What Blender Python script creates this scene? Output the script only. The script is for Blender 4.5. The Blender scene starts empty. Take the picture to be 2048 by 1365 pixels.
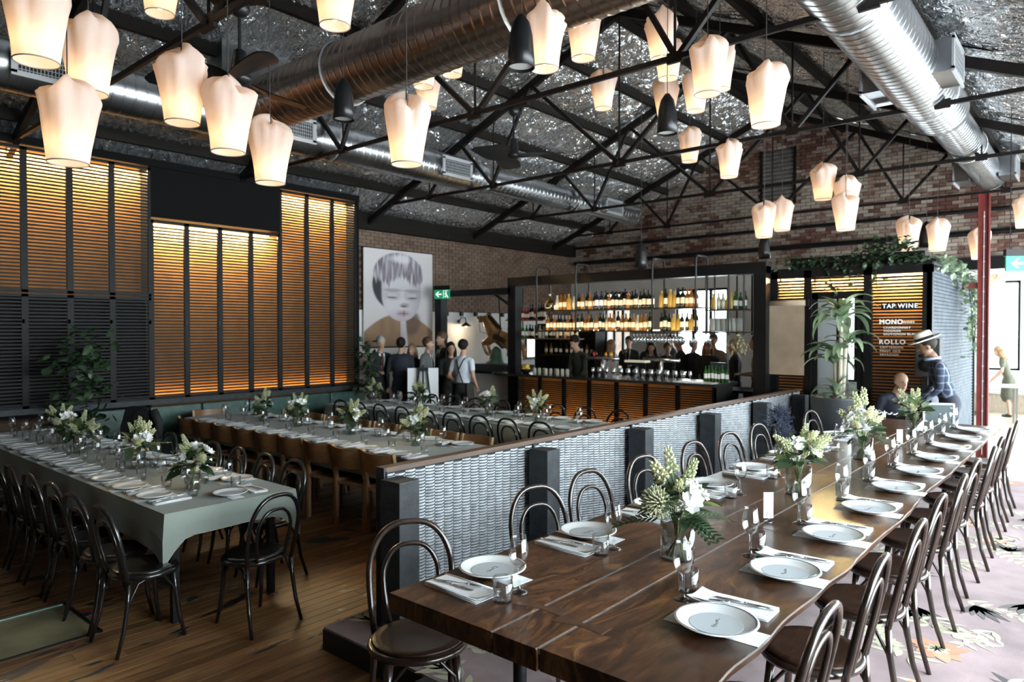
import bpy, bmesh, math, random
import numpy as np
from mathutils import Vector, Matrix, noise
scene = bpy.context.scene
col = scene.collection
PI = math.pi
# ---------------------------------------------------------------- camera
cam = bpy.data.cameras.new('camera'); camo = bpy.data.objects.new('camera', cam); col.objects.link(camo)
cam.sensor_width = 36; cam.lens = 1390/2048*36; cam.clip_start = .05; cam.clip_end = 200
camo.location = (0, 0, 1.9)
camo.rotation_euler = (math.radians(90-.927), 0, math.radians(40.6))
cam.dof.use_dof = True; cam.dof.focus_distance = 3.3; cam.dof.aperture_fstop = 3.4
scene.camera = camo
# ---------------------------------------------------------------- sky and exposure
SKY = 19.0
w = bpy.data.worlds.new('sky'); scene.world = w; w.use_nodes = True
bg = w.node_tree.nodes['Background']; bg.inputs[0].default_value = (.86, .95, 1, 1); bg.inputs[1].default_value = SKY
vs = scene.view_settings
vs.view_transform = 'Standard'; vs.look = 'None'; vs.gamma = 1; vs.use_curve_mapping = False; vs.exposure = 0.18
cy = scene.cycles
cy.use_denoising = True
cy.max_bounces = 5; cy.diffuse_bounces = 3; cy.glossy_bounces = 2; cy.transmission_bounces = 3; cy.transparent_max_bounces = 14
cy.use_adaptive_sampling = True; cy.adaptive_threshold = .04
cy.sample_clamp_indirect = 6; cy.blur_glossy = 1.0
cy.caustics_refractive = False; cy.caustics_reflective = False
def portal(name, loc, rot, sx, sy):
    l = bpy.data.lights.new(name, 'AREA'); l.shape = 'RECTANGLE'; l.size = sx; l.size_y = sy
    l.cycles.is_portal = True
    o = bpy.data.objects.new(name, l); o.location = loc; o.rotation_euler = rot; col.objects.link(o)
# daylight comes in through the glazing of the right-hand wall and of the annex behind the bar
portal('daylight_portal', (1.72, 7.9, 2.0), (0, math.radians(90), 0), 3.3, 14)
portal('daylight_portal', (-.4, 19.9, 1.8), (math.radians(-90), 0, 0), 4, 2.4)
portal('daylight_portal', (-8.1, 15.1, 1.9), (math.radians(-90), 0, 0), 3.4, 2.2)

# ---------------------------------------------------------------- helpers
def rnd(seed): return random.Random(seed)
class MB:
    def __init__(s): s.v = []; s.f = []; s.m = []
    def add(s, vs, fs, m=0):
        b = len(s.v); s.v += [tuple(p) for p in vs]
        s.f += [tuple(b+i for i in f) for f in fs]; s.m += [m]*len(fs); return s
    def box(s, x0, x1, y0, y1, z0, z1, m=0, mat=None):
        vs = [Vector((x, y, z)) for z in (z0, z1) for y in (y0, y1) for x in (x0, x1)]
        if mat is not None: vs = [mat @ v for v in vs]
        return s.add(vs, [(0,2,3,1),(4,5,7,6),(0,1,5,4),(2,6,7,3),(0,4,6,2),(1,3,7,5)], m)
    def cbox(s, c, d, m=0, rz=0):
        M = Matrix.Translation(c) @ Matrix.Rotation(rz, 4, 'Z')
        return s.box(-d[0]/2, d[0]/2, -d[1]/2, d[1]/2, -d[2]/2, d[2]/2, m, M)
    def bar(s, p, q, w, h, m=0, up=(0,0,1)):
        p = Vector(p); q = Vector(q); t = (q-p); L = t.length; t.normalize()
        u = Vector(up)
        if abs(t.dot(u)) > .98: u = Vector((0,1,0))
        a = t.cross(u).normalized(); b = a.cross(t)
        vs = []
        for e in (p, q):
            for i, j in ((-1,-1),(1,-1),(1,1),(-1,1)): vs.append(e+a*(w/2*i)+b*(h/2*j))
        return s.add(vs, [(0,1,2,3),(7,6,5,4),(0,4,5,1),(1,5,6,2),(2,6,7,3),(3,7,4,0)], m)
    def tube(s, path, r, n=8, closed=False, m=0, cap=True, flat=1.0):
        P = [Vector(p) for p in path]; k = len(P)
        rr = r if isinstance(r, (list, tuple)) else [r]*k
        T = []
        for i in range(k):
            if closed: t = P[(i+1) % k]-P[i-1]
            else: t = P[min(i+1, k-1)]-P[max(i-1, 0)]
            T.append(t.normalized() if t.length > 1e-9 else Vector((0,0,1)))
        u = Vector((0,0,1)) if abs(T[0].z) < .9 else Vector((1,0,0))
        a = T[0].cross(u).normalized(); vs = []
        for i in range(k):
            a = (a-T[i]*a.dot(T[i])); a = a.normalized() if a.length > 1e-6 else T[i].orthogonal().normalized()
            b = T[i].cross(a)
            for j in range(n):
                g = 2*PI*j/n; vs.append(P[i]+(a*math.cos(g)+b*math.sin(g)*flat)*rr[i])
        fs = []
        for i in range(k if closed else k-1):
            for j in range(n):
                i2 = (i+1) % k
                fs.append((i*n+j, i*n+(j+1) % n, i2*n+(j+1) % n, i2*n+j))
        if cap and not closed:
            fs.append(tuple(range(n-1, -1, -1))); fs.append(tuple((k-1)*n+j for j in range(n)))
        return s.add(vs, fs, m)
    def lathe(s, prof, n=24, c=(0,0,0), m=0, mod=None, M=None):
        vs = []; k = len(prof)
        for i, (r, z) in enumerate(prof):
            for j in range(n):
                g = 2*PI*j/n; q = r*(mod(g, z, i) if mod else 1)
                p = Vector((q*math.cos(g), q*math.sin(g), z))
                if M is not None: p = M @ p
                vs.append((p.x+c[0], p.y+c[1], p.z+c[2]))
        fs = []
        for i in range(k-1):
            for j in range(n): fs.append((i*n+j, i*n+(j+1) % n, (i+1)*n+(j+1) % n, (i+1)*n+j))
        if prof[0][0] > 1e-6 and getattr(s, 'caps', False): fs.append(tuple(range(n-1, -1, -1)))
        return s.add(vs, fs, m)
    def ell(s, c, r, nu=12, nv=8, m=0, M=None):
        prof = [(max(1e-5, math.sin(PI*i/nv)), -math.cos(PI*i/nv)) for i in range(nv+1)]
        A = Matrix.Diagonal((r[0], r[1], r[2], 1))
        if M is not None: A = M @ A
        return s.lathe(prof, nu, c, m, None, A)
    def grid(s, fn, nu, nv, m=0, cu=False):
        vs = [fn(i/nu, j/nv) for j in range(nv+1) for i in range(nu+1)]
        fs = [(j*(nu+1)+i, j*(nu+1)+i+1, (j+1)*(nu+1)+i+1, (j+1)*(nu+1)+i) for j in range(nv) for i in range(nu)]
        return s.add(vs, fs, m)
    def xf(s, M, start=0):
        for i in range(start, len(s.v)): s.v[i] = tuple(M @ Vector(s.v[i]))
        return s
    def mesh(s, name, mats, smooth=False, bevel=0, weld=False):
        me = bpy.data.meshes.new(name); me.from_pydata(s.v, [], s.f)
        for x in (mats if isinstance(mats, (list, tuple)) else [mats]): me.materials.append(x)
        if any(s.m): me.polygons.foreach_set('material_index', s.m)
        if smooth: me.polygons.foreach_set('use_smooth', [True]*len(s.f))
        if bevel or weld:
            bm = bmesh.new(); bm.from_mesh(me)
            if weld: bmesh.ops.remove_doubles(bm, verts=bm.verts, dist=1e-5)
            if bevel:
                ed = [e for e in bm.edges if len(e.link_faces) == 2 and e.calc_face_angle(0) > .6]
                bmesh.ops.bevel(bm, geom=ed, offset=bevel, segments=2, profile=.6, affect='EDGES', clamp_overlap=True)
            bm.to_mesh(me); bm.free()
        me.update(); return me
    def obj(s, name, mats, parent=None, smooth=False, bevel=0, loc=(0,0,0), rz=0, **kw):
        return inst(name, s.mesh(name, mats, smooth, bevel), parent, loc, rz, **kw)
def props(o, label=None, cat=None, group=None, kind=None):
    if label: o['label'] = label
    if cat: o['category'] = cat
    if group: o['group'] = group
    if kind: o['kind'] = kind
    return o
def inst(name, me, parent=None, loc=(0,0,0), rz=0, rot=None, scale=None, M=None, **kw):
    o = bpy.data.objects.new(name, me); col.objects.link(o)
    if parent is not None: o.parent = parent
    if M is not None: o.matrix_basis = M
    else:
        o.location = loc; o.rotation_euler = rot if rot else (0,0,rz)
        if scale: o.scale = scale
    return props(o, **kw)
def thing(name, label, cat, loc=(0,0,0), rz=0, group=None, kind=None, rot=None):
    return inst(name, None, None, loc, rz, rot=rot, label=label, cat=cat, group=group, kind=kind)
KIDS = {}
TMPS = bpy.data.scenes.new('scratch')
def bake(o):
    TMPS.collection.objects.link(o); vl = TMPS.view_layers[0]; vl.update(); dg = vl.depsgraph
    me = bpy.data.meshes.new_from_object(o.evaluated_get(dg)); bpy.data.objects.remove(o); return me
def kids(o): return [c for c in o.children]
def dup(root, loc, rz=0, label=None, group=None, scale=None, parent=None):
    def cp(o, p):
        c = o.copy(); col.objects.link(c)
        if p is not None: c.parent = p
        for ch in KT.get(o.name, ()): cp(ch, c)
        return c
    if root.name not in KT: _reg(root)
    c = cp(root, parent); c.location = loc; c.rotation_euler = (0,0,rz)
    if scale: c.scale = scale
    if label: c['label'] = label
    if group: c['group'] = group
    return c
KT = {}
def _reg(o):
    ch = list(o.children); KT[o.name] = ch
    for k in ch: _reg(k)
ORD = ['first','second','third','fourth','fifth','sixth','seventh','eighth','ninth','tenth','eleventh','twelfth','thirteenth','fourteenth','fifteenth','sixteenth']

# ---------------------------------------------------------------- materials
def nd(nt, t, **kw):
    n = nt.nodes.new(t)
    for k, v in kw.items():
        if k.startswith('i_'):
            key = k[2:]; n.inputs[int(key) if key.isdigit() else key.replace('_', ' ')].default_value = v
        else: setattr(n, k, v)
    return n
def ramp(nt, stops, fac=None, interp='LINEAR'):
    r = nt.nodes.new('ShaderNodeValToRGB'); r.color_ramp.interpolation = interp
    e = r.color_ramp.elements
    while len(e) < len(stops): e.new(.5)
    for x, (p, c) in zip(e, stops): x.position = p; x.color = (*c, 1) if len(c) == 3 else c
    if fac is not None: nt.links.new(fac, r.inputs[0])
    return r
def mixc(nt, fac, a, b, blend='MIX'):
    n = nt.nodes.new('ShaderNodeMix'); n.data_type = 'RGBA'; n.blend_type = blend
    for i, x in ((0, fac), (6, a), (7, b)):
        if isinstance(x, (int, float)): n.inputs[i].default_value = x
        elif isinstance(x, tuple): n.inputs[i].default_value = (*x, 1)
        else: nt.links.new(x, n.inputs[i])
    return n.outputs[2]
def pos(nt, scale=(1,1,1), obj=False, rot=(0,0,0)):
    if obj: t = nd(nt, 'ShaderNodeTexCoord').outputs['Object']
    else: t = nd(nt, 'ShaderNodeNewGeometry').outputs['Position']
    m = nd(nt, 'ShaderNodeMapping'); m.inputs['Scale'].default_value = scale; m.inputs['Rotation'].default_value = rot
    nt.links.new(t, m.inputs[0]); return m.outputs[0]
def noise_t(nt, vec, scale=5, detail=4, rough=.5, dist=0):
    n = nd(nt, 'ShaderNodeTexNoise'); n.inputs['Scale'].default_value = scale; n.inputs['Detail'].default_value = detail
    n.inputs['Roughness'].default_value = rough; n.inputs['Distortion'].default_value = dist
    if vec is not None: nt.links.new(vec, n.inputs['Vector'])
    return n.outputs['Fac']
def base(name):
    m = bpy.data.materials.new(name); m.use_nodes = True; nt = m.node_tree
    return m, nt, nt.nodes['Principled BSDF']
def mat(name, c, rough=.5, metal=0, spec=.5, vary=0, vscale=8, bump=0, bscale=60, coat=0, obj=False, sheen=0, trans=0, alpha=1):
    m, nt, b = base(name)
    b.inputs['Base Color'].default_value = (*c, 1); b.inputs['Roughness'].default_value = rough
    b.inputs['Metallic'].default_value = metal; b.inputs['Specular IOR Level'].default_value = spec
    if coat: b.inputs['Coat Weight'].default_value = coat; b.inputs['Coat Roughness'].default_value = .08
    if sheen: b.inputs['Sheen Weight'].default_value = sheen
    if vary or bump: v = pos(nt, obj=obj)
    if vary:
        f = noise_t(nt, v, vscale, 4)
        lo = tuple(x*(1-vary) for x in c); hi = tuple(min(1, x*(1+vary)) for x in c)
        r = ramp(nt, [(.3, lo), (.7, hi)], f); nt.links.new(r.outputs[0], b.inputs['Base Color'])
    if bump:
        bn = nd(nt, 'ShaderNodeBump'); bn.inputs['Strength'].default_value = bump; bn.inputs['Distance'].default_value = .01
        nt.links.new(noise_t(nt, v, bscale, 3), bn.inputs['Height']); nt.links.new(bn.outputs[0], b.inputs['Normal'])
    return m
def emit(name, c, s):
    m, nt, b = base(name); b.inputs['Base Color'].default_value = (*c, 1)
    b.inputs['Emission Color'].default_value = (*c, 1); b.inputs['Emission Strength'].default_value = s; return m
def thin_glass(name, tint=(.96,.98,.97), gloss=.9, rough=.02, ior=1.5, boost=1.0, floor=.03):
    m = bpy.data.materials.new(name); m.use_nodes = True; nt = m.node_tree; nt.nodes.clear()
    o = nd(nt, 'ShaderNodeOutputMaterial'); t = nd(nt, 'ShaderNodeBsdfTransparent'); t.inputs[0].default_value = (*tint, 1)
    g = nd(nt, 'ShaderNodeBsdfGlossy'); g.inputs['Color'].default_value = (gloss, gloss, gloss, 1); g.inputs['Roughness'].default_value = rough
    fr = nd(nt, 'ShaderNodeLayerWeight'); fr.inputs[0].default_value = .5
    pw = nd(nt, 'ShaderNodeMath', operation='POWER'); pw.inputs[1].default_value = 2.1; nt.links.new(fr.outputs['Facing'], pw.inputs[0])
    mm = nd(nt, 'ShaderNodeMath', operation='MULTIPLY_ADD', use_clamp=True); mm.inputs[1].default_value = boost*.75; mm.inputs[2].default_value = floor
    nt.links.new(pw.outputs[0], mm.inputs[0])
    x = nd(nt, 'ShaderNodeMixShader'); nt.links.new(mm.outputs[0], x.inputs[0]); nt.links.new(t.outputs[0], x.inputs[1]); nt.links.new(g.outputs[0], x.inputs[2])
    nt.links.new(x.outputs[0], o.inputs[0]); return m
def leafmat(name, a, b_, rough=.4, trans=.25):
    m, nt, b = base(name)
    oi = nd(nt, 'ShaderNodeObjectInfo'); ge = nd(nt, 'ShaderNodeNewGeometry')
    ad = nd(nt, 'ShaderNodeMath', operation='ADD'); nt.links.new(oi.outputs['Random'], ad.inputs[0]); nt.links.new(ge.outputs['Random Per Island'], ad.inputs[1])
    fr = nd(nt, 'ShaderNodeMath', operation='FRACT'); nt.links.new(ad.outputs[0], fr.inputs[0])
    r = ramp(nt, [(0, a), (1, b_)], fr.outputs[0]); nt.links.new(r.outputs[0], b.inputs['Base Color'])
    b.inputs['Roughness'].default_value = rough
    out = nt.nodes['Material Output']; tr = nd(nt, 'ShaderNodeBsdfTranslucent'); nt.links.new(r.outputs[0], tr.inputs[0])
    x = nd(nt, 'ShaderNodeMixShader'); x.inputs[0].default_value = trans
    nt.links.new(b.outputs[0], x.inputs[1]); nt.links.new(tr.outputs[0], x.inputs[2]); nt.links.new(x.outputs[0], out.inputs[0])
    return m
def woodmat(name, stops, rough=.4, scale=(1,1,1), obj=False, coat=0, rvar=.35, grain=6, ring=0, bump=.05, spec=.5):
    m, nt, b = base(name); v = pos(nt, scale, obj)
    oi = nd(nt, 'ShaderNodeObjectInfo')
    if rvar:
        va = nd(nt, 'ShaderNodeVectorMath', operation='SCALE'); va.inputs[3].default_value = 37.0
        cx = nd(nt, 'ShaderNodeCombineXYZ'); 
        for i in range(3): nt.links.new(oi.outputs['Random'], cx.inputs[i])
        nt.links.new(cx.outputs[0], va.inputs[0])
        ad = nd(nt, 'ShaderNodeVectorMath', operation='ADD'); nt.links.new(v, ad.inputs[0]); nt.links.new(va.outputs[0], ad.inputs[1]); v = ad.outputs[0]
    f = noise_t(nt, v, grain, 6, .6, ring)
    c = ramp(nt, stops, f).outputs[0]
    if rvar:
        hv = nd(nt, 'ShaderNodeHueSaturation'); mr = nd(nt, 'ShaderNodeMapRange'); mr.inputs[3].default_value = 1-rvar; mr.inputs[4].default_value = 1+rvar
        nt.links.new(oi.outputs['Random'], mr.inputs[0]); nt.links.new(mr.outputs[0], hv.inputs['Value']); nt.links.new(c, hv.inputs['Color']); c = hv.outputs[0]
    nt.links.new(c, b.inputs['Base Color']); b.inputs['Roughness'].default_value = rough; b.inputs['Specular IOR Level'].default_value = spec
    if coat: b.inputs['Coat Weight'].default_value = coat; b.inputs['Coat Roughness'].default_value = .12
    if bump:
        bn = nd(nt, 'ShaderNodeBump'); bn.inputs['Strength'].default_value = bump; bn.inputs['Distance'].default_value = .004
        nt.links.new(f, bn.inputs['Height']); nt.links.new(bn.outputs[0], b.inputs['Normal'])
    return m
def brickmat(name, stops, wash, wash_lo, wash_hi, washscale=.9, drk=1.0):
    m, nt, b = base(name)
    oi = nd(nt, 'ShaderNodeObjectInfo'); ge = nd(nt, 'ShaderNodeNewGeometry')
    ad = nd(nt, 'ShaderNodeMath', operation='ADD'); nt.links.new(oi.outputs['Random'], ad.inputs[0]); nt.links.new(ge.outputs['Random Per Island'], ad.inputs[1])
    fr = nd(nt, 'ShaderNodeMath', operation='FRACT'); nt.links.new(ad.outputs[0], fr.inputs[0])
    c = ramp(nt, stops, fr.outputs[0]).outputs[0]
    p = pos(nt); f1 = noise_t(nt, p, washscale, 5, .6); f2 = noise_t(nt, p, 9, 3, .7)
    a2 = nd(nt, 'ShaderNodeMath', operation='MULTIPLY_ADD'); a2.inputs[1].default_value = .35; nt.links.new(f2, a2.inputs[0]); nt.links.new(f1, a2.inputs[2])
    a3 = nd(nt, 'ShaderNodeMath', operation='MULTIPLY_ADD'); a3.inputs[1].default_value = .25; nt.links.new(fr.outputs[0], a3.inputs[0]); nt.links.new(a2.outputs[0], a3.inputs[2])
    mk = ramp(nt, [(wash_lo, (0,0,0)), (wash_hi, (1,1,1))], a3.outputs[0]).outputs[0]
    c = mixc(nt, mk, c, wash)
    nt.links.new(c, b.inputs['Base Color']); b.inputs['Roughness'].default_value = .85
    bn = nd(nt, 'ShaderNodeBump'); bn.inputs['Strength'].default_value = .4; bn.inputs['Distance'].default_value = .006
    nt.links.new(noise_t(nt, p, 40, 3), bn.inputs['Height']); nt.links.new(bn.outputs[0], b.inputs['Normal'])
    return m
BLACK = mat('black_steel', (.006,.006,.0065), .45, 0, .25, vary=.3)
TRUSS = mat('dark_painted_steel', (.009,.0065,.0055), .55, 0, .2, vary=.4, vscale=5)
TIMBER = woodmat('dark_timber', [(.3,(.005,.004,.0035)),(.7,(.013,.0095,.007))], .7, (1,.15,1), bump=.2, spec=.15)
CHAR = mat('charcoal_timber', (.02,.024,.028), .6, 0, .4, vary=.35, vscale=12, bump=.3, bscale=40)
SLAT = mat('black_stained_slat', (.006,.0055,.0055), .55, 0, .18, vary=.3)
BENT = mat('black_bentwood', (.008,.0075,.008), .22, 0, .5, coat=.5)
BENTB = woodmat('dark_brown_bentwood', [(.3,(.009,.006,.005)),(.75,(.035,.018,.012))], .26, (3,3,3), obj=True, coat=.6, rvar=.2, bump=0)
SEATW = woodmat('dark_seat_wood', [(.3,(.012,.006,.004)),(.75,(.045,.021,.012))], .4, (2,12,2), obj=True, coat=.08, rvar=.2, bump=0, spec=.25)
OAK = woodmat('pale_oak', [(.3,(.26,.15,.075)),(.7,(.42,.27,.14))], .42, (4,4,.6), obj=True, rvar=.12, bump=0)
OAKB = woodmat('brown_ply', [(.3,(.16,.075,.03)),(.7,(.26,.13,.055))], .4, (1,5,5), obj=True, rvar=.15, bump=0)
WHITEP = mat('white_porcelain', (.82,.84,.84), .12, 0, .5, coat=.3)
PAPER = mat('white_paper', (.78,.8,.81), .75)
GREYCARD = mat('grey_menu_card', (.5,.545,.58), .7)
INK = mat('grey_ink', (.07,.08,.09), .6)
LINEN = mat('white_linen', (.84,.86,.88), .85, bump=.15, bscale=300)
STEEL = mat('cutlery_steel', (.55,.56,.58), .18, 1)
GLASS = thin_glass('clear_glass', (.985,.99,.99), 1, .02, 1.5, 1.25, .03)
VGLASS = thin_glass('vase_glass', (.97,.985,.98), 1, .02, 1.5, 1.2, .06)
WATER = thin_glass('vase_water', (.95,.97,.94), .9, .03, 1.33, .8, .04)
PANE = thin_glass('window_glass', (.97,.985,.985), .9, .01, 1.45, .8, .0)
CLOTH = mat('sage_tablecloth', (.25,.285,.255), .8, 0, .3, vary=.08, vscale=3, sheen=.15)
LINING = mat('beige_cloth_lining', (.5,.42,.36), .85)
WHITEWALL = mat('white_painted_wall', (.62,.6,.57), .8, vary=.08, vscale=2)
PALEWALL = mat('pale_annex_wall', (.45,.44,.42), .8)
GREENV = mat('teal_green_leather', (.035,.085,.072), .38, 0, .5, vary=.3, vscale=14, bump=.2, bscale=25)
LEAF1 = leafmat('deep_green_leaf', (.022,.045,.02), (.05,.085,.042))
LEAF2 = leafmat('olive_green_leaf', (.08,.12,.035), (.17,.21,.07))
LEAF3 = leafmat('grey_green_leaf', (.14,.2,.12), (.28,.36,.24))
STEM = leafmat('flower_stem', (.1,.16,.05), (.3,.33,.14))
CREAM = leafmat('cream_petal', (.6,.6,.36), (.75,.74,.52), .6, .35)
PETALW = leafmat('white_petal', (.8,.82,.78), (.9,.9,.88), .55, .3)
LIME = leafmat('pale_lime_floret', (.42,.45,.24), (.62,.63,.43), .6, .3)
DUCT = mat('galvanised_duct', (.43,.44,.46), .28, 1, vary=.12, vscale=3)
VENT = mat('vent_frame_metal', (.5,.5,.51), .45, .6)
SKIN = mat('skin', (.5,.29,.2), .5); SKIN2 = mat('tan_skin', (.17,.085,.05), .5)
WARM = (1, .62, .24)
LEDS = emit('warm_led_strip', (1, .66, .28), 22)
# ================================================================ the setting
XL, XR, RX, RZ, SL = -10.8, 1.7, -5.13, 6.47, .42
YF, YB = 15.0, -3.2
PZ = .135
def zroof(x): return RZ-SL*abs(x-RX)
# ---- timber floor of the dining area, board by board
def floorboard_mat():
    m, nt, b = base('worn_floor_boards')
    oi = nd(nt, 'ShaderNodeObjectInfo'); p = pos(nt, (9, .8, 1)); p2 = pos(nt, (1, .32, 1))
    f = noise_t(nt, p, 3, 6, .65)
    c = ramp(nt, [(.25,(.09,.045,.02)),(.5,(.25,.13,.055)),(.75,(.42,.24,.105))], f).outputs[0]
    hv = nd(nt, 'ShaderNodeHueSaturation'); mr = nd(nt, 'ShaderNodeMapRange'); mr.inputs[3].default_value = .6; mr.inputs[4].default_value = 1.35
    nt.links.new(oi.outputs['Random'], mr.inputs[0]); nt.links.new(mr.outputs[0], hv.inputs['Value']); nt.links.new(c, hv.inputs['Color']); c = hv.outputs[0]
    # old paint splashes that stayed on the boards
    for sc, lo, hi, colr in ((2.6,.605,.62,(.012,.03,.042)), (3.7,.62,.635,(.006,.006,.007)), (4.6,.645,.655,(.4,.4,.4)), (5.1,.665,.672,(.25,.02,.02))):
        mp = nd(nt, 'ShaderNodeMapping'); mp.inputs['Location'].default_value = (sc*3, sc*7, 0); nt.links.new(p2, mp.inputs[0])
        k = noise_t(nt, mp.outputs[0], sc, 4, .62, .6)
        c = mixc(nt, ramp(nt, [(lo,(0,0,0)),(hi,(1,1,1))], k).outputs[0], c, colr)
    nt.links.new(c, b.inputs['Base Color'])
    r = ramp(nt, [(.3,(.3,.3,.3)),(.7,(.5,.5,.5))], f); nt.links.new(r.outputs[0], b.inputs['Roughness'])
    return m
FLOORM = floorboard_mat()
fl = MB().box(XL-.1, -3.4, YB, 10.0, -.12, -.03).box(XL-.1, XR+.3, 10.0, 20.5, -.12, -.001).box(-3.4, XR+.3, YB, 10, -.12, -.03).obj('floor', mat('floor_underlay', (.02,.012,.008), .8), kind='structure')
ub = MB().box(-.5, .5, -.5, .5, -.025, 0).mesh('floor_board', FLOORM)
rg = rnd(3); BW = .088; nb = 0; far = MB()
x = -2.3
row = 0
while x > XL:
    y = YB-rg.random()*2.5
    ym = 10.0 if x < -3.4 else 2.4
    while y < ym:
        L = 2.6+rg.random()*2.2; y1 = min(y+L, ym); y0 = max(y, -.6)
        if y1 > y0+.05:
            if nb < 296 and x > -9.2 and y1 > .4:
                inst('floor_board', ub, fl, (x-BW/2, (y0+y1)/2, 0), scale=(BW-.004, y1-y0-.003, 1)); nb += 1
            else: far.box(x-BW+.002, x-.002, y0, y1-.003, -.025, 0)
        y += L
    x -= BW; row += 1
if far.f: far.obj('floor_boards_beyond', FLOORM, fl, kind='stuff')
# ---- raised carpeted platform with the dark riser
CARPET = mat('mauve_carpet', (.3,.215,.225), .95, 0, .1, vary=.35, vscale=3, bump=.5, bscale=400, sheen=.2)
pl = MB().box(-3.52, XR, 2.38, 10, -.02, PZ-.012).obj('floor_platform', mat('dark_platform_edge', (.013,.011,.01), .6), kind='structure')
MB().box(-3.515, XR, 2.385, 9.98, PZ-.012, PZ).obj('carpet', CARPET, pl)
MB().box(-2.62, XR, YB, 2.38, -.02, PZ).obj('platform_lower_part', mat('dark_stage_board', (.013,.011,.01), .6), pl)
CF = [leafmat('carpet_cream_motif', (.42,.42,.3), (.55,.53,.4), .95, 0), leafmat('carpet_peach_motif', (.5,.2,.12), (.62,.33,.22), .95, 0), leafmat('carpet_dark_motif', (.09,.08,.085), (.14,.13,.12), .95, 0)]
pat = MB(); rg = rnd(11)
def flatleaf(mb, x, y, a, L, W, m, z):
    c, s = math.cos(a), math.sin(a); n = 5; vs = []
    for i in range(n+1):
        t = i/n; ww = W*math.sin(PI*min(1, t*.92+.04))*(1-.2*t)
        for sg in (-1, 1): vs.append((x+c*L*t-s*ww*sg, y+s*L*t+c*ww*sg, z))
    mb.add(vs, [(2*i, 2*i+2, 2*i+3, 2*i+1) for i in range(n)], m)
zz = 0
for i in range(150):
    x = rg.uniform(-3.4, 1.5); y = rg.uniform(2.5, 9.8)
    if i < 24: x = rg.uniform(-3.45, -2.3); y = 2.45+i*.3
    elif i < 70: x = rg.uniform(-.9, .4); y = rg.uniform(2.6, 7.5)
    a = rg.uniform(0, 2*PI); zz = PZ+.0008+(i % 9)*.0002
    k = i % 4
    if k < 2:
        for q in range(rg.randint(5, 8)):
            t = q*.075; px, py = x+math.cos(a)*t, y+math.sin(a)*t
            for sg in (-1, 1): flatleaf(pat, px, py, a+sg*rg.uniform(.6, 1.1), rg.uniform(.07, .15), rg.uniform(.014, .026), 0, zz)
        flatleaf(pat, x, y, a, .5, .005, 0, zz)
    elif k == 2:
        for q in range(11): flatleaf(pat, x, y, a+q*.571, rg.uniform(.1, .17), .045, 1, zz+(q % 3)*.0002)
        for q in range(7): flatleaf(pat, x, y, a+q*.9, .07, .02, 0, zz+.0008)
    else:
        for q in range(6): flatleaf(pat, x, y, a+q*.28-.7, rg.uniform(.15, .28), .03, 2, zz)
for (x, y, a, m_, n_) in ((-3.38,2.62,.5,0,7), (-3.05,2.52,2.4,0,6), (-2.75,2.75,.2,0,7), (-3.3,2.95,1.2,0,6), (-2.6,2.5,1.4,0,6)):
    for q in range(n_): flatleaf(pat, x, y, a+q*.55, .13+.03*(q % 2), .03, m_, PZ+.003)
for q in range(10): flatleaf(pat, -2.85, 2.5, q*.63, .12, .04, 1, PZ+.0032+.0002*(q % 3))
for q in range(7): flatleaf(pat, -3.2, 2.72, -.4+q*.3, .22, .028, 2, PZ+.0026)
pat.obj('floral_pattern', CF, pl, kind='stuff')
# ---- glass floor panel at the lower left
gp = thing('glass_floor_panel', 'frosted green glass panel set into the timber floor at bottom left', 'floor panel', (-5.12, 1.0, 0))
FROST = mat('frosted_green_glass', (.3,.28,.17), .3, 0, .4, vary=.55, vscale=2.5, coat=.4)
MB().box(-.32, .33, -.6, .6, -.02, .006).obj('glass_pane', FROST, gp)
EDGE = mat('bright_green_glass_edge', (.25,.42,.38), .2, 0, .6)
MB().box(-.345, -.32, -.62, .62, -.02, .012).obj('glass_edge', EDGE, gp)
MB().box(-.345, .345, .6, .62, -.02, .012).obj('frame_rail', BLACK, gp)
MB().box(.33, .345, -.62, .62, -.02, .01).obj('frame_rail', BLACK, gp)
# ---- brick walls: bricks as real pieces, the largest in view as parts
BRK = brickmat('old_red_brick', [(0,(.075,.03,.02)),(.4,(.13,.05,.033)),(.75,(.17,.075,.05)),(1,(.06,.03,.025))], (.33,.27,.22), .66, .9)
BRKL = brickmat('sandy_old_brick', [(0,(.06,.03,.02)),(.4,(.1,.055,.036)),(1,(.075,.035,.025))], (.17,.115,.08), .5, 1.0, 1.7)
def brick_wall(mb_add, u0, u1, z0, zt, seed, inside, order):
    rg = rnd(seed); H, L = .07, .2; out = []
    k = 0; z = z0
    while z < zt:
        u = u0-(L/2 if k % 2 else 0)
        while u < u1:
            a, b = max(u, u0), min(u+L, u1)
            if b-a > .05 and inside((a+b)/2, z+H/2, (b-a)/2, H/2): out.append((a+.006, b-.006, z+.005, z+H-.005, rg.uniform(0, .008)))
            u += L
        z += H; k += 1
    out.sort(key=order); return out
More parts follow.
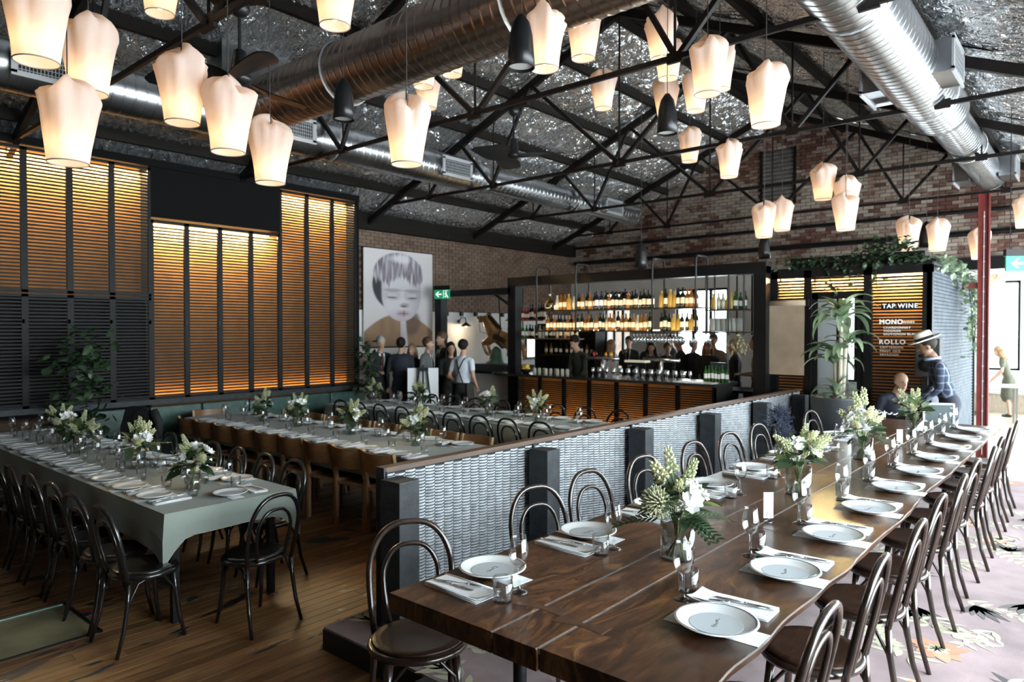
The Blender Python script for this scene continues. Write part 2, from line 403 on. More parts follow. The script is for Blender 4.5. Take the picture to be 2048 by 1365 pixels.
# far gable wall above the annex opening (plane y = 15)
def gable_in(u, z, hu, hz): return z+hz < min(zroof(u-hu), zroof(u+hu))-.02 and not (-5.75 < u < -5.0 and 4.55 < z < 5.75)
wf = MB()
wf.add([(XL, YF+.03, 3.2), (XR+.3, YF+.03, 3.2), (XR+.3, YF+.03, zroof(XR+.3)), (RX, YF+.03, RZ), (XL, YF+.03, zroof(XL)),
        (XL, YF+.3, 3.2), (XR+.3, YF+.3, 3.2), (XR+.3, YF+.3, zroof(XR+.3)), (RX, YF+.3, RZ), (XL, YF+.3, zroof(XL))],
       [(0,1,2,3,4),(9,8,7,6,5),(0,5,6,1),(1,6,7,2),(2,7,8,3),(3,8,9,4),(4,9,5,0)])
wallf = wf.obj('wall_far', mat('far_wall_mortar', (.22,.17,.13), .9, vary=.3), kind='structure')
bl = brick_wall(None, -10.8, 1.3, 3.22, 6.5, 5, gable_in, lambda b: ((b[0]+3.4)**2+(b[2]-4.6)**2*1.5))
bu = MB().box(-.094, .094, -.012, .03, -.03, .03).mesh('brick', BRK)
rest = MB()
for i, (a, b, z0, z1, d) in enumerate(bl):
    if i < 290 and b-a > .18: inst('brick', bu, wallf, ((a+b)/2, YF-d, (z0+z1)/2))
    else: rest.box(a, b, YF-.012-d, YF+.03, z0, z1)
rest.obj('bricks_beyond', BRK, wallf, kind='stuff')
# bricked-in louvre vent high in the gable, header beam over the annex opening
gv = thing('gable_vent', 'tall slatted grey vent set high in the brick gable', 'vent', (-5.37, YF, 4.6))
MB().box(-.36, .36, .0, .04, -.03, 1.15).obj('backing', mat('vent_dark', (.03,.028,.026), .8), gv)
gs = MB().add([(-.33,-.03,0),(.33,-.03,0),(.33,.01,.075),(-.33,.01,.075),(-.33,-.03,.012),(.33,-.03,.012),(.33,.01,.087),(-.33,.01,.087)],[(0,1,2,3),(7,6,5,4),(0,4,5,1)]).mesh('slat', mat('weathered_slat', (.2,.18,.16), .8, vary=.3))
for i in range(13): inst('slat', gs, gv, (0, 0, .02+i*.085))
for sx in (-.35, .35): MB().box(sx-.02, sx+.02, -.05, .02, -.03, 1.15).obj('frame_side', TIMBER, gv)
MB().box(-2.5, XR+.3, YF-.1, YF+.32, 2.98, 3.2).obj('trim_1', BLACK, kind='structure')
# left side wall: brick above, white-painted below
wl = MB().box(XL-.3, XL-.02, YB, 20.3, -.05, zroof(XL)+.1).obj('wall_left', mat('left_wall_mortar', (.1,.065,.045), .9, vary=.4), kind='structure')
bl = brick_wall(None, 7.6, 15, 2.3, 4.15, 6, lambda u, z, a, b: not (8.1 < u < 9.98 and 1.6 < z < 3.45), lambda b: abs(b[0]-11)+.5*abs(b[2]-3))
bu = MB().box(-.03, .012, -.094, .094, -.03, .03).mesh('brick', BRKL)
rest = MB()
for i, (a, b, z0, z1, d) in enumerate(bl):
    if i < 290 and b-a > .18: inst('brick', bu, wl, (XL+d*.6, (a+b)/2, (z0+z1)/2))
    else: rest.box(XL-.03, XL+.012, a, b, z0, z1)
rest.obj('bricks_beyond', BRKL, wl, kind='stuff')
MB().box(XL-.02, XL+.03, 7.9, 15, 0, 2.28).obj('white_lower_wall', WHITEWALL, wl)
# back wall behind the camera and the end wall of the annex
wb = MB().add([(XL, YB, -.1), (XR+.3, YB, -.1), (XR+.3, YB, zroof(XR+.3)), (RX, YB, RZ), (XL, YB, zroof(XL))], [(0,1,2,3,4)]).obj('wall_back', mat('dark_back_wall', (.05,.035,.03), .85), kind='structure')
# right wall: glazing between black posts
wr = MB().box(XR, XR+.25, YB, 20, -.05, .38).box(XR, XR+.25, YB, 20, 3.5, 3.75).obj('wall_right', mat('right_wall_brick', (.25,.16,.12), .85), kind='structure')
MB().box(XR, XR+.25, YB, 1.0, .3, 3.6).obj('wall_right_near', mat('right_wall_brick_near', (.25,.16,.12), .85), kind='structure')
for i in range(10):
    y0 = 1.0+i*1.9
    wn = MB().box(XR+.05, XR+.13, y0, y0+.09, .38, 3.5).box(XR+.05, XR+.13, y0+.09, y0+1.9, 2.35, 2.41).box(XR+.05, XR+.13, y0+.95, y0+.99, .38, 3.5).obj('window_%d' % (i+1), BLACK, kind='structure')
    MB().box(XR+.085, XR+.09, y0+.09, y0+1.9, .38, 3.5).obj('pane', PANE, wn)
# lower part of the far wall: white render with two tall windows, open to the annex at the right
def window_wall(name, y0, y1, xa, xb, wins, ztop, mt):
    wa = MB(); xs = xa
    for (a, b, z0, z1, n) in wins:
        wa.box(xs, a, y0, y1, -.05, ztop); wa.box(a, b, y0, y1, -.05, z0); wa.box(a, b, y0, y1, z1, ztop); xs = b
    wa.box(xs, xb, y0, y1, -.05, ztop)
    return wa.obj(name, mt, kind='structure')
WN = [11]
def window_units(y, wins):
    for (a, b, z0, z1, n) in wins:
        wn = MB(); t = .05
        wn.box(a, a+t, y, y+.08, z0, z1).box(b-t, b, y, y+.08, z0, z1).box(a, b, y, y+.08, z0, z0+t).box(a, b, y, y+.08, z1-t, z1)
        for k in range(1, n): xx = a+(b-a)*k/n; wn.box(xx-.035, xx+.035, y+.01, y+.07, z0, z1)
        o = wn.obj('window_%d' % WN[0], BLACK, kind='structure'); WN[0] += 1
        for k in range(n): MB().box(a+(b-a)*k/n+.03, a+(b-a)*(k+1)/n-.03, y+.04, y+.045, z0+t, z1-t).obj('pane', PANE, o)
WF = [(-9.75,-8.99,.85,2.85,3), (-7.77,-6.49,.85,2.85,3), (-4.3,-2.9,.85,2.85,3)]
window_wall('wall_far_lower', YF, YF+.3, XL, -2.5, WF, 3.2, WHITEWALL); window_units(YF+.05, WF)
# annex beyond the opening
MB().box(-2.6, XR+.3, YF+.3, 20.3, 3.2, 3.3).obj('ceiling_annex', PALEWALL, kind='structure')
MB().box(-2.8, -2.5, YF+.3, 20.2, -.05, 3.2).obj('wall_annex_left', PALEWALL, kind='structure')
WA = [(-2.3,-1.55,.95,3.05,1), (-1.4,-.3,.95,3.05,1), (-.15,1.4,.95,3.05,1)]
window_wall('wall_annex', 20, 20.2, -2.6, XR+.3, WA, 3.2, PALEWALL); window_units(20.02, WA)
PALEFL = woodmat('pale_annex_floor', [(.3,(.3,.24,.18)),(.7,(.45,.38,.3))], .4, (6,.6,1), rvar=0)
MB().box(-2.2, XR, 10.0, 20, 0, .006).obj('floor_annex', PALEFL, kind='structure')
# foliage outside the annex window
tr = MB(); rg = rnd(8)
for i in range(260):
    x, y, z = rg.gauss(.6,.5), 22+rg.gauss(0,.4), rg.uniform(.4, 2.4)
    a = rg.uniform(0, 6.28); L = .16
    tr.add([(x,y,z),(x+L*math.cos(a),y+.03,z+L*math.sin(a)),(x+L*1.6*math.cos(a+.3),y,z+L*1.6*math.sin(a+.3)),(x+L*math.cos(a+.7),y-.03,z+L*math.sin(a+.7))],[(0,1,2,3)])
bo = thing('garden_shrub', 'pale green shrub outside the annex window at far right', 'shrub', (0,0,0))
tr.obj('foliage', LEAF3, bo); MB().tube([(.6,22,-.5),(.62,22,.6),(.55,22.1,1.6)], .03, 6).obj('stem', TIMBER, bo)
MB().box(-12, 6, 20.4, 26, -.6, -.5).obj('ground_outside', mat('paving_outside', (.35,.34,.32), .9), kind='structure')

# ================================================================ roof
def foil_mat():
    m, nt, b = base('silver_foil_insulation')
    v = pos(nt); f = noise_t(nt, v, 1.3, 4); f2 = noise_t(nt, pos(nt, (.7, 1.35, .7)), 6.2, 4, .6, .5)
    b.inputs['Metallic'].default_value = .9
    nt.links.new(ramp(nt, [(.3,(.8,.81,.82)),(.7,(.97,.97,.97))], f).outputs[0], b.inputs['Base Color'])
    b.inputs['Roughness'].default_value = .17
    bn = nd(nt, 'ShaderNodeBump'); bn.inputs['Strength'].default_value = 1; bn.inputs['Distance'].default_value = .125
    nt.links.new(f2, bn.inputs['Height']); nt.links.new(bn.outputs[0], b.inputs['Normal'])
    return m
FOIL = foil_mat()
ce = MB().add([(XL-.4, YB, zroof(XL-.4)+.12), (RX, YB, RZ+.12), (XR+.5, YB, zroof(XR+.5)+.12), (XL-.4, YF+.3, zroof(XL-.4)+.12), (RX, YF+.3, RZ+.12), (XR+.5, YF+.3, zroof(XR+.5)+.12)],
    [(0,1,4,3),(1,2,5,4)]).obj('ceiling', mat('roof_sheet', (.3,.3,.3), .6, .5), kind='structure')
PUR = [.16, 1.06, 1.96, 2.86, 3.76, 4.66, 5.56, 6.7]
TY = [-.37, 2.5, 5.38, 8.25, 11.12, 14.0]
YS = [YB]+TY+[YF]
for s in (-1, 1):
    for k, a in enumerate(PUR):
        if s < 0 and a > 5.6: continue
        x = RX+s*a; z = zroof(x)-.085
        MB().box(x-.035, x+.035, YB, YF, z-.075, z+.075).obj('purlin', TIMBER, ce)
        if k+1 >= len(PUR) or (s < 0 and PUR[k+1] > 5.6): continue
        a2 = PUR[k+1]
        for j in range(len(YS)-1):
            y0, y1 = YS[j], YS[j+1]; sd = rnd(k*100+j*7+s)
            ph = sd.uniform(0, 6); sg = sd.uniform(.03, .07)
            def fn(u, v, a=a, a2=a2, y0=y0, y1=y1, ph=ph, sg=sg, s=s):
                aa = a+(a2-a)*u; y = y0+(y1-y0)*v; x = RX+s*aa
                sag = sg*math.sin(PI*u)
                wob = noise.noise((aa*3, y*1.3, ph))
                rip = -.034*max(0, math.sin(y*2*PI/.105+2.6*wob+1.1*noise.noise((aa*6, y*5, ph))+ph)+.25)*(.7+.5*noise.noise((aa*2.5, y*2.2, 4)))
                return (x, y, zroof(x)-.01-sag+rip+.03*wob)
            n = int((y1-y0)/.0165) if y1 > 1 else int((y1-y0)/.04)
            MB().grid(fn, 7, n).obj('foil_panel', FOIL, ce, smooth=True)
for x in (XL+.05,): MB().box(x-.05, x+.12, 7.85, YF, zroof(XL)-.28, zroof(XL)-.08).obj('trim_2', TIMBER, kind='structure')
MB().box(RX-.05, RX+.05, YB, YF, RZ-.16, RZ+.02).obj('ridge_beam', TIMBER, ce)
def ztc(u): return RZ-.21-SL*abs(u)
for j, y in enumerate(TY):
    t = thing('roof_truss', 'dark steel roof truss, %s' % ['overhead behind the viewpoint','nearest one in view, over the left lanterns','second in view, above the big cross duct','third in view, carrying the hanging fan','fourth in view, in front of the brick gable','last one, right against the brick gable'][j], 'truss', (RX, y, 0), group='roof trusses')
    for s in (-1, 1):
        e = 5.62 if s < 0 else 6.75
        MB().bar((s*e, 0, ztc(e)), (0, 0, ztc(0)), .07, .11).obj('top_chord', TRUSS, t)
        for (u0, z0, u1, w) in ((0, 4.2, 1.55, .05), (2.33, 4.2, 1.55, .045), (2.33, 4.2, 3.05, .045), (3.83, 4.2, 3.05, .04)):
            MB().bar((s*u0, .03*s, z0), (s*u1, .03*s, ztc(u1)), w, w).obj('diagonal_brace', TRUSS, t)
        for u in (2.33, 3.83): MB().tube([(s*u, 0, 4.16), (s*u, 0, ztc(u))], .012, 6).obj('hanger_rod', TRUSS, t)
        for u in (2.33, 3.83): MB().cbox((s*u, 0, 4.2), (.14, .03, .09)).obj('gusset_plate', TRUSS, t)
    MB().tube([(0, 0, 4.16), (0, 0, ztc(0))], .014, 6).obj('hanger_rod', TRUSS, t)
    MB().bar((-4.9, 0, 4.2), (4.9, 0, 4.2), .035, .045).obj('bottom_chord', TRUSS, t)
    MB().cbox((0, 0, 4.2), (.2, .03, .12)).obj('gusset_plate', TRUSS, t)
# pipes and conduits on the far gable
for (z, r, n) in ((4.02, .035, 'upper'), (3.62, .05, 'lower')):
    MB().tube([(XL+.2, YF-.12, z), (XR, YF-.12, z+.02)], r, 8).obj('wall_pipe', BLACK, label='black pipe running along the brick gable, %s of the two' % n, cat='pipe')

# ================================================================ ducts
def duct_mesh(L, r0, r1=None, joint=None, step=.11):
    mb = MB(); prof = []; z = 0
    while z < L:
        r = r0 if (joint is None or z < joint) else r1
        prof += [(r, z), (r+.0035, z+.006), (r+.0035, z+.014), (r, z+.02), (r, z+.026), (r, z+step-.006)]
        z += step
    r = r0 if joint is None else r1
    prof += [(r, L), (r*.8, L+.03), (.001, L+.035)]
    mb.lathe([(.001, 0)]+prof, 28); return mb
def vent_box(parent, name, c, w, h, d, side):
    # a register box: side = +1 faces +x
    x, y, z = c
    b = MB().box(min(x, x+side*d), max(x, x+side*d), y-w/2, y+w/2, z-h/2, z+h/2).obj(name, DUCT, parent)
    xf = x+side*d
    fr = MB(); t = .025
    fr.box(min(xf, xf+side*.02), max(xf, xf+side*.02), y-w/2-t, y+w/2+t, z-h/2-t, z-h/2+t).box(min(xf, xf+side*.02), max(xf, xf+side*.02), y-w/2-t, y+w/2+t, z+h/2-t, z+h/2+t)
    fr.box(min(xf, xf+side*.02), max(xf, xf+side*.02), y-w/2-t, y-w/2+t, z-h/2, z+h/2).box(min(xf, xf+side*.02), max(xf, xf+side*.02), y+w/2-t, y+w/2+t, z-h/2, z+h/2)
    fr.obj('grille_frame', VENT, b)
    MB().box(xf-.003, xf+.003, y-w/2+t, y+w/2-t, z-h/2+t, z+h/2-t).obj('grille_backing', mat('grille_dark', (.02,.02,.02), .8), b)
    bl = MB(); n = int(w/.03)
    for i in range(1, n): bl.box(xf, xf+side*.014, y-w/2+w*i/n-.003, y-w/2+w*i/n+.003, z-h/2+t, z+h/2-t)
    for i in range(1, 6): bl.box(xf, xf+side*.014, y-w/2+t, y+w/2-t, z-h/2+h*i/6-.003, z-h/2+h*i/6+.003)
    bl.obj('grille_bars', VENT, b, kind='stuff')
def strap(parent, p, r, ax):
    mb = MB(); ring = [Vector((math.cos(a)*(r+.012), 0, math.sin(a)*(r+.012))) for a in [2*PI*i/24 for i in range(24)]]
    if ax == 'x': ring = [Vector((0, v.x, v.z)) for v in ring]
    mb.tube([Vector(p)+v for v in ring], .012, 4, closed=True)
    mb.tube([Vector(p)+Vector((0,0,r)), (p[0], p[1], zroof(p[0]+parent.location.x))], .006, 4) if False else None
    mb.obj('hanging_strap', VENT, parent)
dl = thing('air_duct', 'long round metal air duct along the left side below the roof', 'duct', (-8.05, 0, 4.45))
M = Matrix.Rotation(-PI/2, 4, 'X')
duct_mesh(13.9, .25, .205, 9.0).xf(M).obj('duct_body', DUCT, dl, smooth=True, loc=(0, -.4, 0))
for y, w in ((2.2, .55), (4.85, .6), (7.74, .6), (12.3, .6)): vent_box(dl, 'vent_box', (.16, y, -.02), w, .26, .13, 1)
for y in (2.6, 5.6, 8.4, 11.2): strap(dl, (0, y, 0), .24 if y < 8.6 else .205, 'y')
dr = thing('air_duct', 'round metal air duct along the right side running to the brick gable', 'duct', (-1.5, 0, 4.44))
duct_mesh(14.2, .29, .22, 9.6).xf(M).obj('duct_body', DUCT, dr, smooth=True, loc=(0, -.3, 0))
for y, s in ((7.7, 1), (7.9, -1), (13.3, 1), (13.4, -1)): vent_box(dr, 'vent_box', (.2*s, y, -.02), .55, .3, .2, s)
for y in (5.7, 8.6, 11.4): strap(dr, (0, y, 0), .28 if y < 9.2 else .22, 'y')
dc = thing('cross_duct', 'wide round duct tinted with warm reflections, crossing the room overhead', 'duct', (-8.05, 4.4, 4.57))
duct_mesh(6.25, .31).xf(Matrix.Rotation(PI/2, 4, 'Y')).obj('duct_body', mat('warm_reflection_duct', (.5,.39,.33), .25, 1, vary=.2, vscale=2), dc, smooth=True, loc=(.1, 0, 0))  # base colour holds the warm reflections of lanterns and timber floor
MB().box(-.62, .2, -.42, .42, -.3, .9).obj('plenum_box', mat('dull_plenum_metal', (.2,.21,.22), .35, .9, vary=.2), dc, bevel=.01)
for x in (2.0, 4.4): strap(dc, (x, 0, 0), .31, 'x')
# ================================================================ left louvre wall with lights behind
LX = -10.05
BACKB = mat('ochre_back_board', (.2,.105,.042), .8, 0, .1, vary=.15)
DARKB = mat('dark_back_board', (.005,.0045,.0045), .8, 0, .1)
def area(name, loc, rot, sx, sy, power, c=WARM, parent=None, spread=None):
    l = bpy.data.lights.new(name, 'AREA'); l.shape = 'RECTANGLE'; l.size = sx; l.size_y = sy; l.energy = power; l.color = c
    if spread: l.spread = spread
    o = bpy.data.objects.new(name, l); col.objects.link(o)
    if parent: o.parent = parent
    o.location = loc; o.rotation_euler = rot; return o
PW = .4925
slat_me = MB().box(-.012, .012, -PW/2+.03, PW/2-.03, -.011, .011).mesh('slat', SLAT)
stile_cache = {}
def louvre_panel(y, z0, z1, lit, label, pitch=.0434, dark_below=None):
    t = thing('louvre_panel', label, 'screen panel', (LX, y, 0), group='timber louvre panels on the left wall')
    h = z1-z0
    for s in (-1, 1): MB().box(-.02, .02, -.018, .018, z0, z1).obj('stile', SLAT, t, loc=(0, s*(PW/2-.018), 0))
    n = int((h-.06)/pitch)
    for i in range(n): inst('slat', slat_me, t, (0, 0, z0+.05+i*pitch))
    for z in (z0+.015, z1-.015): MB().box(-.02, .02, -PW/2, PW/2, z-.02, z+.02).obj('rail', SLAT, t)
    MB().box(-.018, .03, -.012, .012, 1.98, 2.03).obj('latch', BLACK, t, loc=(0, PW/2-.018, 0))
    return t
y = 7.5-PW/2; k = 0; LP = []
while y > .9:
    LP.append(y); y -= PW
LP.sort()
# groups of panels by their place along the wall
for i, y in enumerate(LP):
    q = len(LP)-1-i
    if q < 3: louvre_panel(y, .93, 4.13, True, 'tall backlit louvre panel, %s from the portrait banner' % ORD[q])
    elif q < 7: louvre_panel(y, .93, 3.42, True, 'shorter brightly lit louvre panel, %s of four counted from the portrait side' % ORD[q-3])
    else: louvre_panel(y, 2.36, 4.13, True, 'upper louvre panel over the dark lower screen, %s from the corner recess' % ORD[q-7]); louvre_panel(y, .93, 2.34, False, 'black lower louvre panel at far left, %s from the lit panels' % ORD[q-7])
Y3, Y4 = 7.5, LP[0]-PW/2
ya, yb = 7.5-3*PW, 7.5-7*PW
# backing boards and the led strips hidden at their tops
MB().box(LX-.30, LX-.27, ya, Y3, .8, 4.2).box(LX-.30, LX-.27, yb, ya, .8, 3.5).box(LX-.30, LX-.27, Y4, yb, 2.34, 4.2).obj('wall_panel_backing', BACKB, wl)
MB().box(LX-.16, LX-.13, Y4, yb-.01, .8, 2.35).box(LX-.28, LX+.0, yb-.02, yb, .8, 4.2).box(LX-.28, LX, ya-.01, ya+.01, 3.42, 4.2).box(LX-.28, LX+.02, Y3, Y3+.06, .8, 4.25).obj('wall_panel_divider', DARKB, wl)
MB().box(LX-.3, LX+.02, yb, ya, 3.46, 4.2).obj('wall_panel_recess', DARKB, wl)
MB().box(LX-.3, LX+.05, Y4, Y3+.05, 4.15, 4.25).obj('wall_panel_head', DARKB, wl)
MB().box(XL, LX+.03, Y4, Y3+.05, .86, .93).obj('wall_panel_sill', CHAR, wl)
for (a, b, z) in ((ya+.05, Y3-.05, 4.1), (yb+.05, ya-.05, 3.39), (Y4, yb-.05, 4.1)):
    st = MB().box(LX-.26, LX-.235, a, b, z, z+.02).obj('led_strip', LEDS, wl)
    area('led_light', (LX-.17, (a+b)/2, z+.01), (0, math.radians(6), 0), .03, b-a, 165*(b-a), (1,.74,.38))
area('led_light', (LX-.2, (yb+Y3)/2, .95), (0, math.radians(165), 0), .03, Y3-yb, 5*(Y3-yb))
# ================================================================ banquette along the wall
SEG = 6; b0, b1 = 3.25, 7.6; L = (b1-b0)/SEG
bq = thing('banquette', 'long teal green upholstered banquette under the louvre wall', 'banquette', (LX, 0, 0))
MB().box(.03, .5, b0, b1, 0, .36).obj('base', CHAR, bq)
for i in range(SEG):
    MB().box(.02, .55, b0+i*L+.004, b0+(i+1)*L-.004, .36, .47).obj('seat_cushion', GREENV, bq, bevel=.03)
    MB().box(.02, .14, b0+i*L+.006, b0+(i+1)*L-.006, .47, .84).obj('back_cushion', GREENV, bq, bevel=.03)
# ================================================================ woven partition with posts
PX, P0, P1 = -3.25, 2.62, 9.95
pt = thing('woven_partition', 'long grey woven screen partition between the two dining areas', 'partition', (PX, 0, 0))
MB().box(-.035, .0, P0, P1, PZ, 1.05).obj('backing_panel', mat('partition_dark_back', (.008,.008,.009), .8), pt)
MB().box(-.045, .03, P0, P1, 1.055, 1.085).obj('cap_rail', woodmat('cap_timber', [(.3,(.04,.022,.014)),(.7,(.11,.06,.035))], .5, (8,.5,8), rvar=0), pt)
MB().box(-.045, .03, P0-.02, P0, PZ, 1.085).obj('end_trim', CHAR, pt)
WEAVE = mat('grey_woven_cane', (.36,.385,.41), .4, 0, .5, vary=.3, vscale=20)
cw, rp = .082, .0196
def strip(mb, y, z, w=cw):
    n = 4; vs = []
    for i in range(n+1):
        t = i/n; b = .006+.016*math.sin(PI*t)
        yy = y+w*(t-.5)*.97
        vs += [(b, yy, z-.0058), (b, yy, z+.0058), (0, yy, z+.0052), (0, yy, z-.0052)]
    fs = []
    for i in range(n):
        a = i*4; fs += [(a, a+4, a+5, a+1), (a+1, a+5, a+6, a+2), (a+3, a+7, a+4, a)]
    mb.add(vs, fs)
su = MB(); strip(su, 0, 0); su = su.mesh('woven_strip', WEAVE); rest = MB(); cnt = 0
ncol = int((P1-P0)/cw)
for c_ in range(ncol):
    y = P0+cw*(c_+.5); z = PZ+.02+(rp/2 if c_ % 2 else 0)
    while z < 1.045:
        if cnt < 290 and c_ < 6: inst('woven_strip', su, pt, (0, y, z)); cnt += 1
        else: strip(rest, y, z)
        z += rp
rest.obj('woven_strips_beyond', WEAVE, pt, kind='stuff')
pst = MB()
for c_ in range(0, ncol, 17): pst.box(.0, .03, P0+cw*c_-.008, P0+cw*c_+.008, PZ, 1.06)
pst.obj('cover_batten', CHAR, pt)
for i, y in enumerate((2.62, 3.98, 5.36, 6.76, 8.18, 9.52)):
    p = thing('timber_post', ['nearest charcoal timber post at the open end of the woven partition','second charcoal post along the partition, behind the near bentwood chairs','third charcoal post along the partition from the near end','fourth charcoal post along the partition, left of the fluffy jacket','fifth charcoal post, near the far end of the partition','last charcoal post beside the big planter'][i], 'post', (-3.1, y, PZ), group='posts along the partition')
    MB().box(-.085, .085, -.075, .075, 0, .9).obj('shaft', CHAR, p, bevel=.006)
    MB().box(-.1, .1, -.09, .09, 0, .012).obj('base_plate', BLACK, p)
# ================================================================ bentwood chair
def arch(w0, w1, z0, zt, y0, y1, n=26, pinch=.0):
    P = []
    for i in range(n+1):
        t = i/n; a = PI*t
        h = math.sin(a)**.62 if 0 < t < 1 else 0
        x = -math.cos(a); x = math.copysign(abs(x)**.75, x)
        wd = w0+(w1-w0)*min(1, h*1.5)
        P.append((x*wd, y0+(y1-y0)*h, z0+(zt-z0)*h))
    return P
def make_chair(name, label, bm, sm):
    t = thing(name, label, 'chair')
    H = .46
    s = MB().lathe([(.001, H-.012), (.15, H-.012), (.185, H-.006), (.192, H+.004), (.185, H+.012), (.15, H+.008), (.001, H+.002)], 32, mod=lambda g, z, i: 1+.05*math.sin(g)+.03*math.cos(2*g))
    s.obj('seat', sm, t, smooth=True)
    r = MB().tube([((.192*(1+.05*math.sin(g)+.03*math.cos(2*g)))*math.cos(g), (.192*(1+.05*math.sin(g)+.03*math.cos(2*g)))*math.sin(g), H-.018) for g in [2*PI*i/32 for i in range(32)]], .017, 8, closed=True)
    r.obj('seat_ring', bm, t, smooth=True)
    MB().tube(arch(.168, .205, H-.04, .885, -.155, -.255), .0145, 10).obj('back_hoop', bm, t, smooth=True)
    MB().tube(arch(.1, .14, H-.01, .79, -.165, -.235, 22), .0115, 8).obj('inner_hoop', bm, t, smooth=True)
    for sx in (-1, 1):
        MB().tube([(sx*.168, -.155, H-.03), (sx*.172, -.165, .3), (sx*.178, -.19, .15), (sx*.19, -.235, 0)], [.0145, .0145, .0135, .0115], 8).obj('leg', bm, t, smooth=True)
        MB().tube([(sx*.135, .125, H-.02), (sx*.145, .14, .3), (sx*.155, .155, .15), (sx*.168, .185, 0)], [.019, .0165, .0145, .0115], 8).obj('leg', bm, t, smooth=True)
        # curved braces from leg to seat ring
        MB().tube([(sx*.152, .15, .2), (sx*.148, .125, .33), (sx*.15, .06, .415), (sx*.165, -.02, .435), (sx*.168, -.1, .41), (sx*.172, -.155, .31), (sx*.175, -.18, .2)], .0085, 6).obj('brace', bm, t, smooth=True)
    MB().tube([(-.152, .15, .2), (-.13, .145, .34), (-.06, .15, .42), (0, .155, .437), (.06, .15, .42), (.13, .145, .34), (.152, .15, .2)], .0085, 6).obj('brace', bm, t, smooth=True)
    return t
def make_oak(name, label):
    t = thing(name, label, 'chair')
    MB().grid(lambda u, v: ((u-.5)*.44*(1-.06*v), -.2+.42*v, .455-.018*math.sin(PI*u)*math.sin(PI*v)), 8, 8).grid(lambda u, v: ((.5-u)*.44*(1-.06*v), -.2+.42*v, .43-.012*math.sin(PI*u)*math.sin(PI*v)), 8, 8).obj('seat', OAKB, t, smooth=True)
    sh = MB()
    for a in range(4):
        pass
    MB().box(-.215, .215, -.2, -.185, .425, .46).box(-.2, .2, .205, .22, .425, .46).box(-.222, -.205, -.2, .22, .425, .46).box(.205, .222, -.2, .22, .425, .46).obj('seat_frame', OAK, t, bevel=.004)
    MB().grid(lambda u, v: ((u-.5)*.42, -.215-.06*math.sin(PI*u)-.035*v, .62+.2*v), 12, 4).grid(lambda u, v: ((.5-u)*.42, -.233-.06*math.sin(PI*u)-.035*v, .62+.2*v), 12, 4).grid(lambda u, v: ((u-.5)*.42, -.25-.06*math.sin(PI*u)-.018*v, .82), 12, 1).obj('backrest', OAKB, t, smooth=True)
    for sx in (-1, 1):
        MB().bar((sx*.215, -.2, 0), (sx*.225, -.19, .5), .032, .036, up=(0,1,0)).bar((sx*.225, -.19, .49), (sx*.22, -.25, .83), .03, .034, up=(0,1,0)).obj('leg', OAK, t)
        MB().bar((sx*.2, .2, 0), (sx*.205, .2, .45), .032, .034, up=(0,1,0)).obj('leg', OAK, t)
        MB().bar((sx*.215, -.19, .44), (sx*.205, .2, .44), .02, .04).obj('side_rail', OAK, t)
    return t
# ================================================================ place-setting pieces
def lathe_mesh(name, prof, m, n=28, smooth=True): return MB().lathe(prof, n).mesh(name, m, smooth)
PLATE = lathe_mesh('dinner_plate', [(.001,.004),(.07,.004),(.075,.0),(.085,.004),(.12,.02),(.135,.026),(.1385,.0285),(.1375,.0315),(.132,.031),(.115,.0235),(.092,.014),(.08,.0125),(.001,.0125)], WHITEP, 48)
RIM = MB().tube([(.131*math.cos(2*PI*i/48), .131*math.sin(2*PI*i/48), .0315) for i in range(48)], .0011, 4, closed=True).mesh('rim_line', mat('dark_rim_line', (.12,.16,.16), .3))
MENU = lathe_mesh('round_menu', [(.001,0),(.088,0),(.0885,.0012),(.088,.002),(.001,.002)], GREYCARD, 40, False)
SPLATE = lathe_mesh('white_plate', [(.001,.004),(.06,.004),(.065,.0),(.072,.004),(.1,.016),(.113,.021),(.116,.023),(.115,.0255),(.108,.024),(.095,.018),(.075,.011),(.001,.0105)], WHITEP, 32)
SMENU = lathe_mesh('round_menu', [(.001,0),(.072,0),(.0725,.0012),(.072,.002),(.001,.002)], GREYCARD, 28, False)
def glassprof(k=1.0): return [(.001,.0),(.034,.0),(.035,.002),(.02,.006),(.006,.012),(.0045,.03),(.0045,.088),(.008,.097),(.022,.107),(.034,.123),(.0385,.145),(.037,.17),(.031,.2),(.0275,.222),(.0268,.222),(.0303,.2),(.0362,.17),(.0377,.146),(.0332,.124),(.02,.109),(.001,.1)]
WGL = lathe_mesh('wine_glass', glassprof(), GLASS, 28)
TUM = lathe_mesh('tumbler', [(.001,0),(.034,0),(.036,.004),(.0375,.09),(.0368,.09),(.0345,.012),(.001,.01)], GLASS, 28)
def napkin_mesh(name, L, W):
    mb = MB()
    for k in range(3):
        z = .001+k*.006; dx = .004*k; dl = .0
        def fn(u, v, z=z, k=k):
            x = (u-.5)*W; y = (v-.5)*L
            e = .012*max(0, (v-.82)/.18)**1.5*(1 if k == 2 else .5)*(.6+.4*math.sin(u*5+k))
            return (x-.003*k, y+.005*k*(1-u), z+e+.0015*math.sin(u*7+v*3)*(1 if k == 2 else .4))
        mb.grid(fn, 6, 10)
        mb.add([(-W/2,-L/2,z-.003),(W/2,-L/2,z-.003),(W/2,L/2,z-.003),(-W/2,L/2,z-.003),(-W/2-.003*k,-L/2+.005*k,z),(W/2-.003*k,-L/2,z),(W/2-.003*k,L/2,z),(-W/2-.003*k,L/2+.005*k,z)], [(0,1,5,4),(1,2,6,5),(2,3,7,6),(3,0,4,7),(3,2,1,0)])
    mb.tube([(-W/2+.004, -L/2, .009), (-W/2+.002, 0, .011), (-W/2+.004, L/2, .012)], .0075, 8)
    return mb.mesh(name, LINEN, True)
NAP = napkin_mesh('folded_napkin', .31, .12)
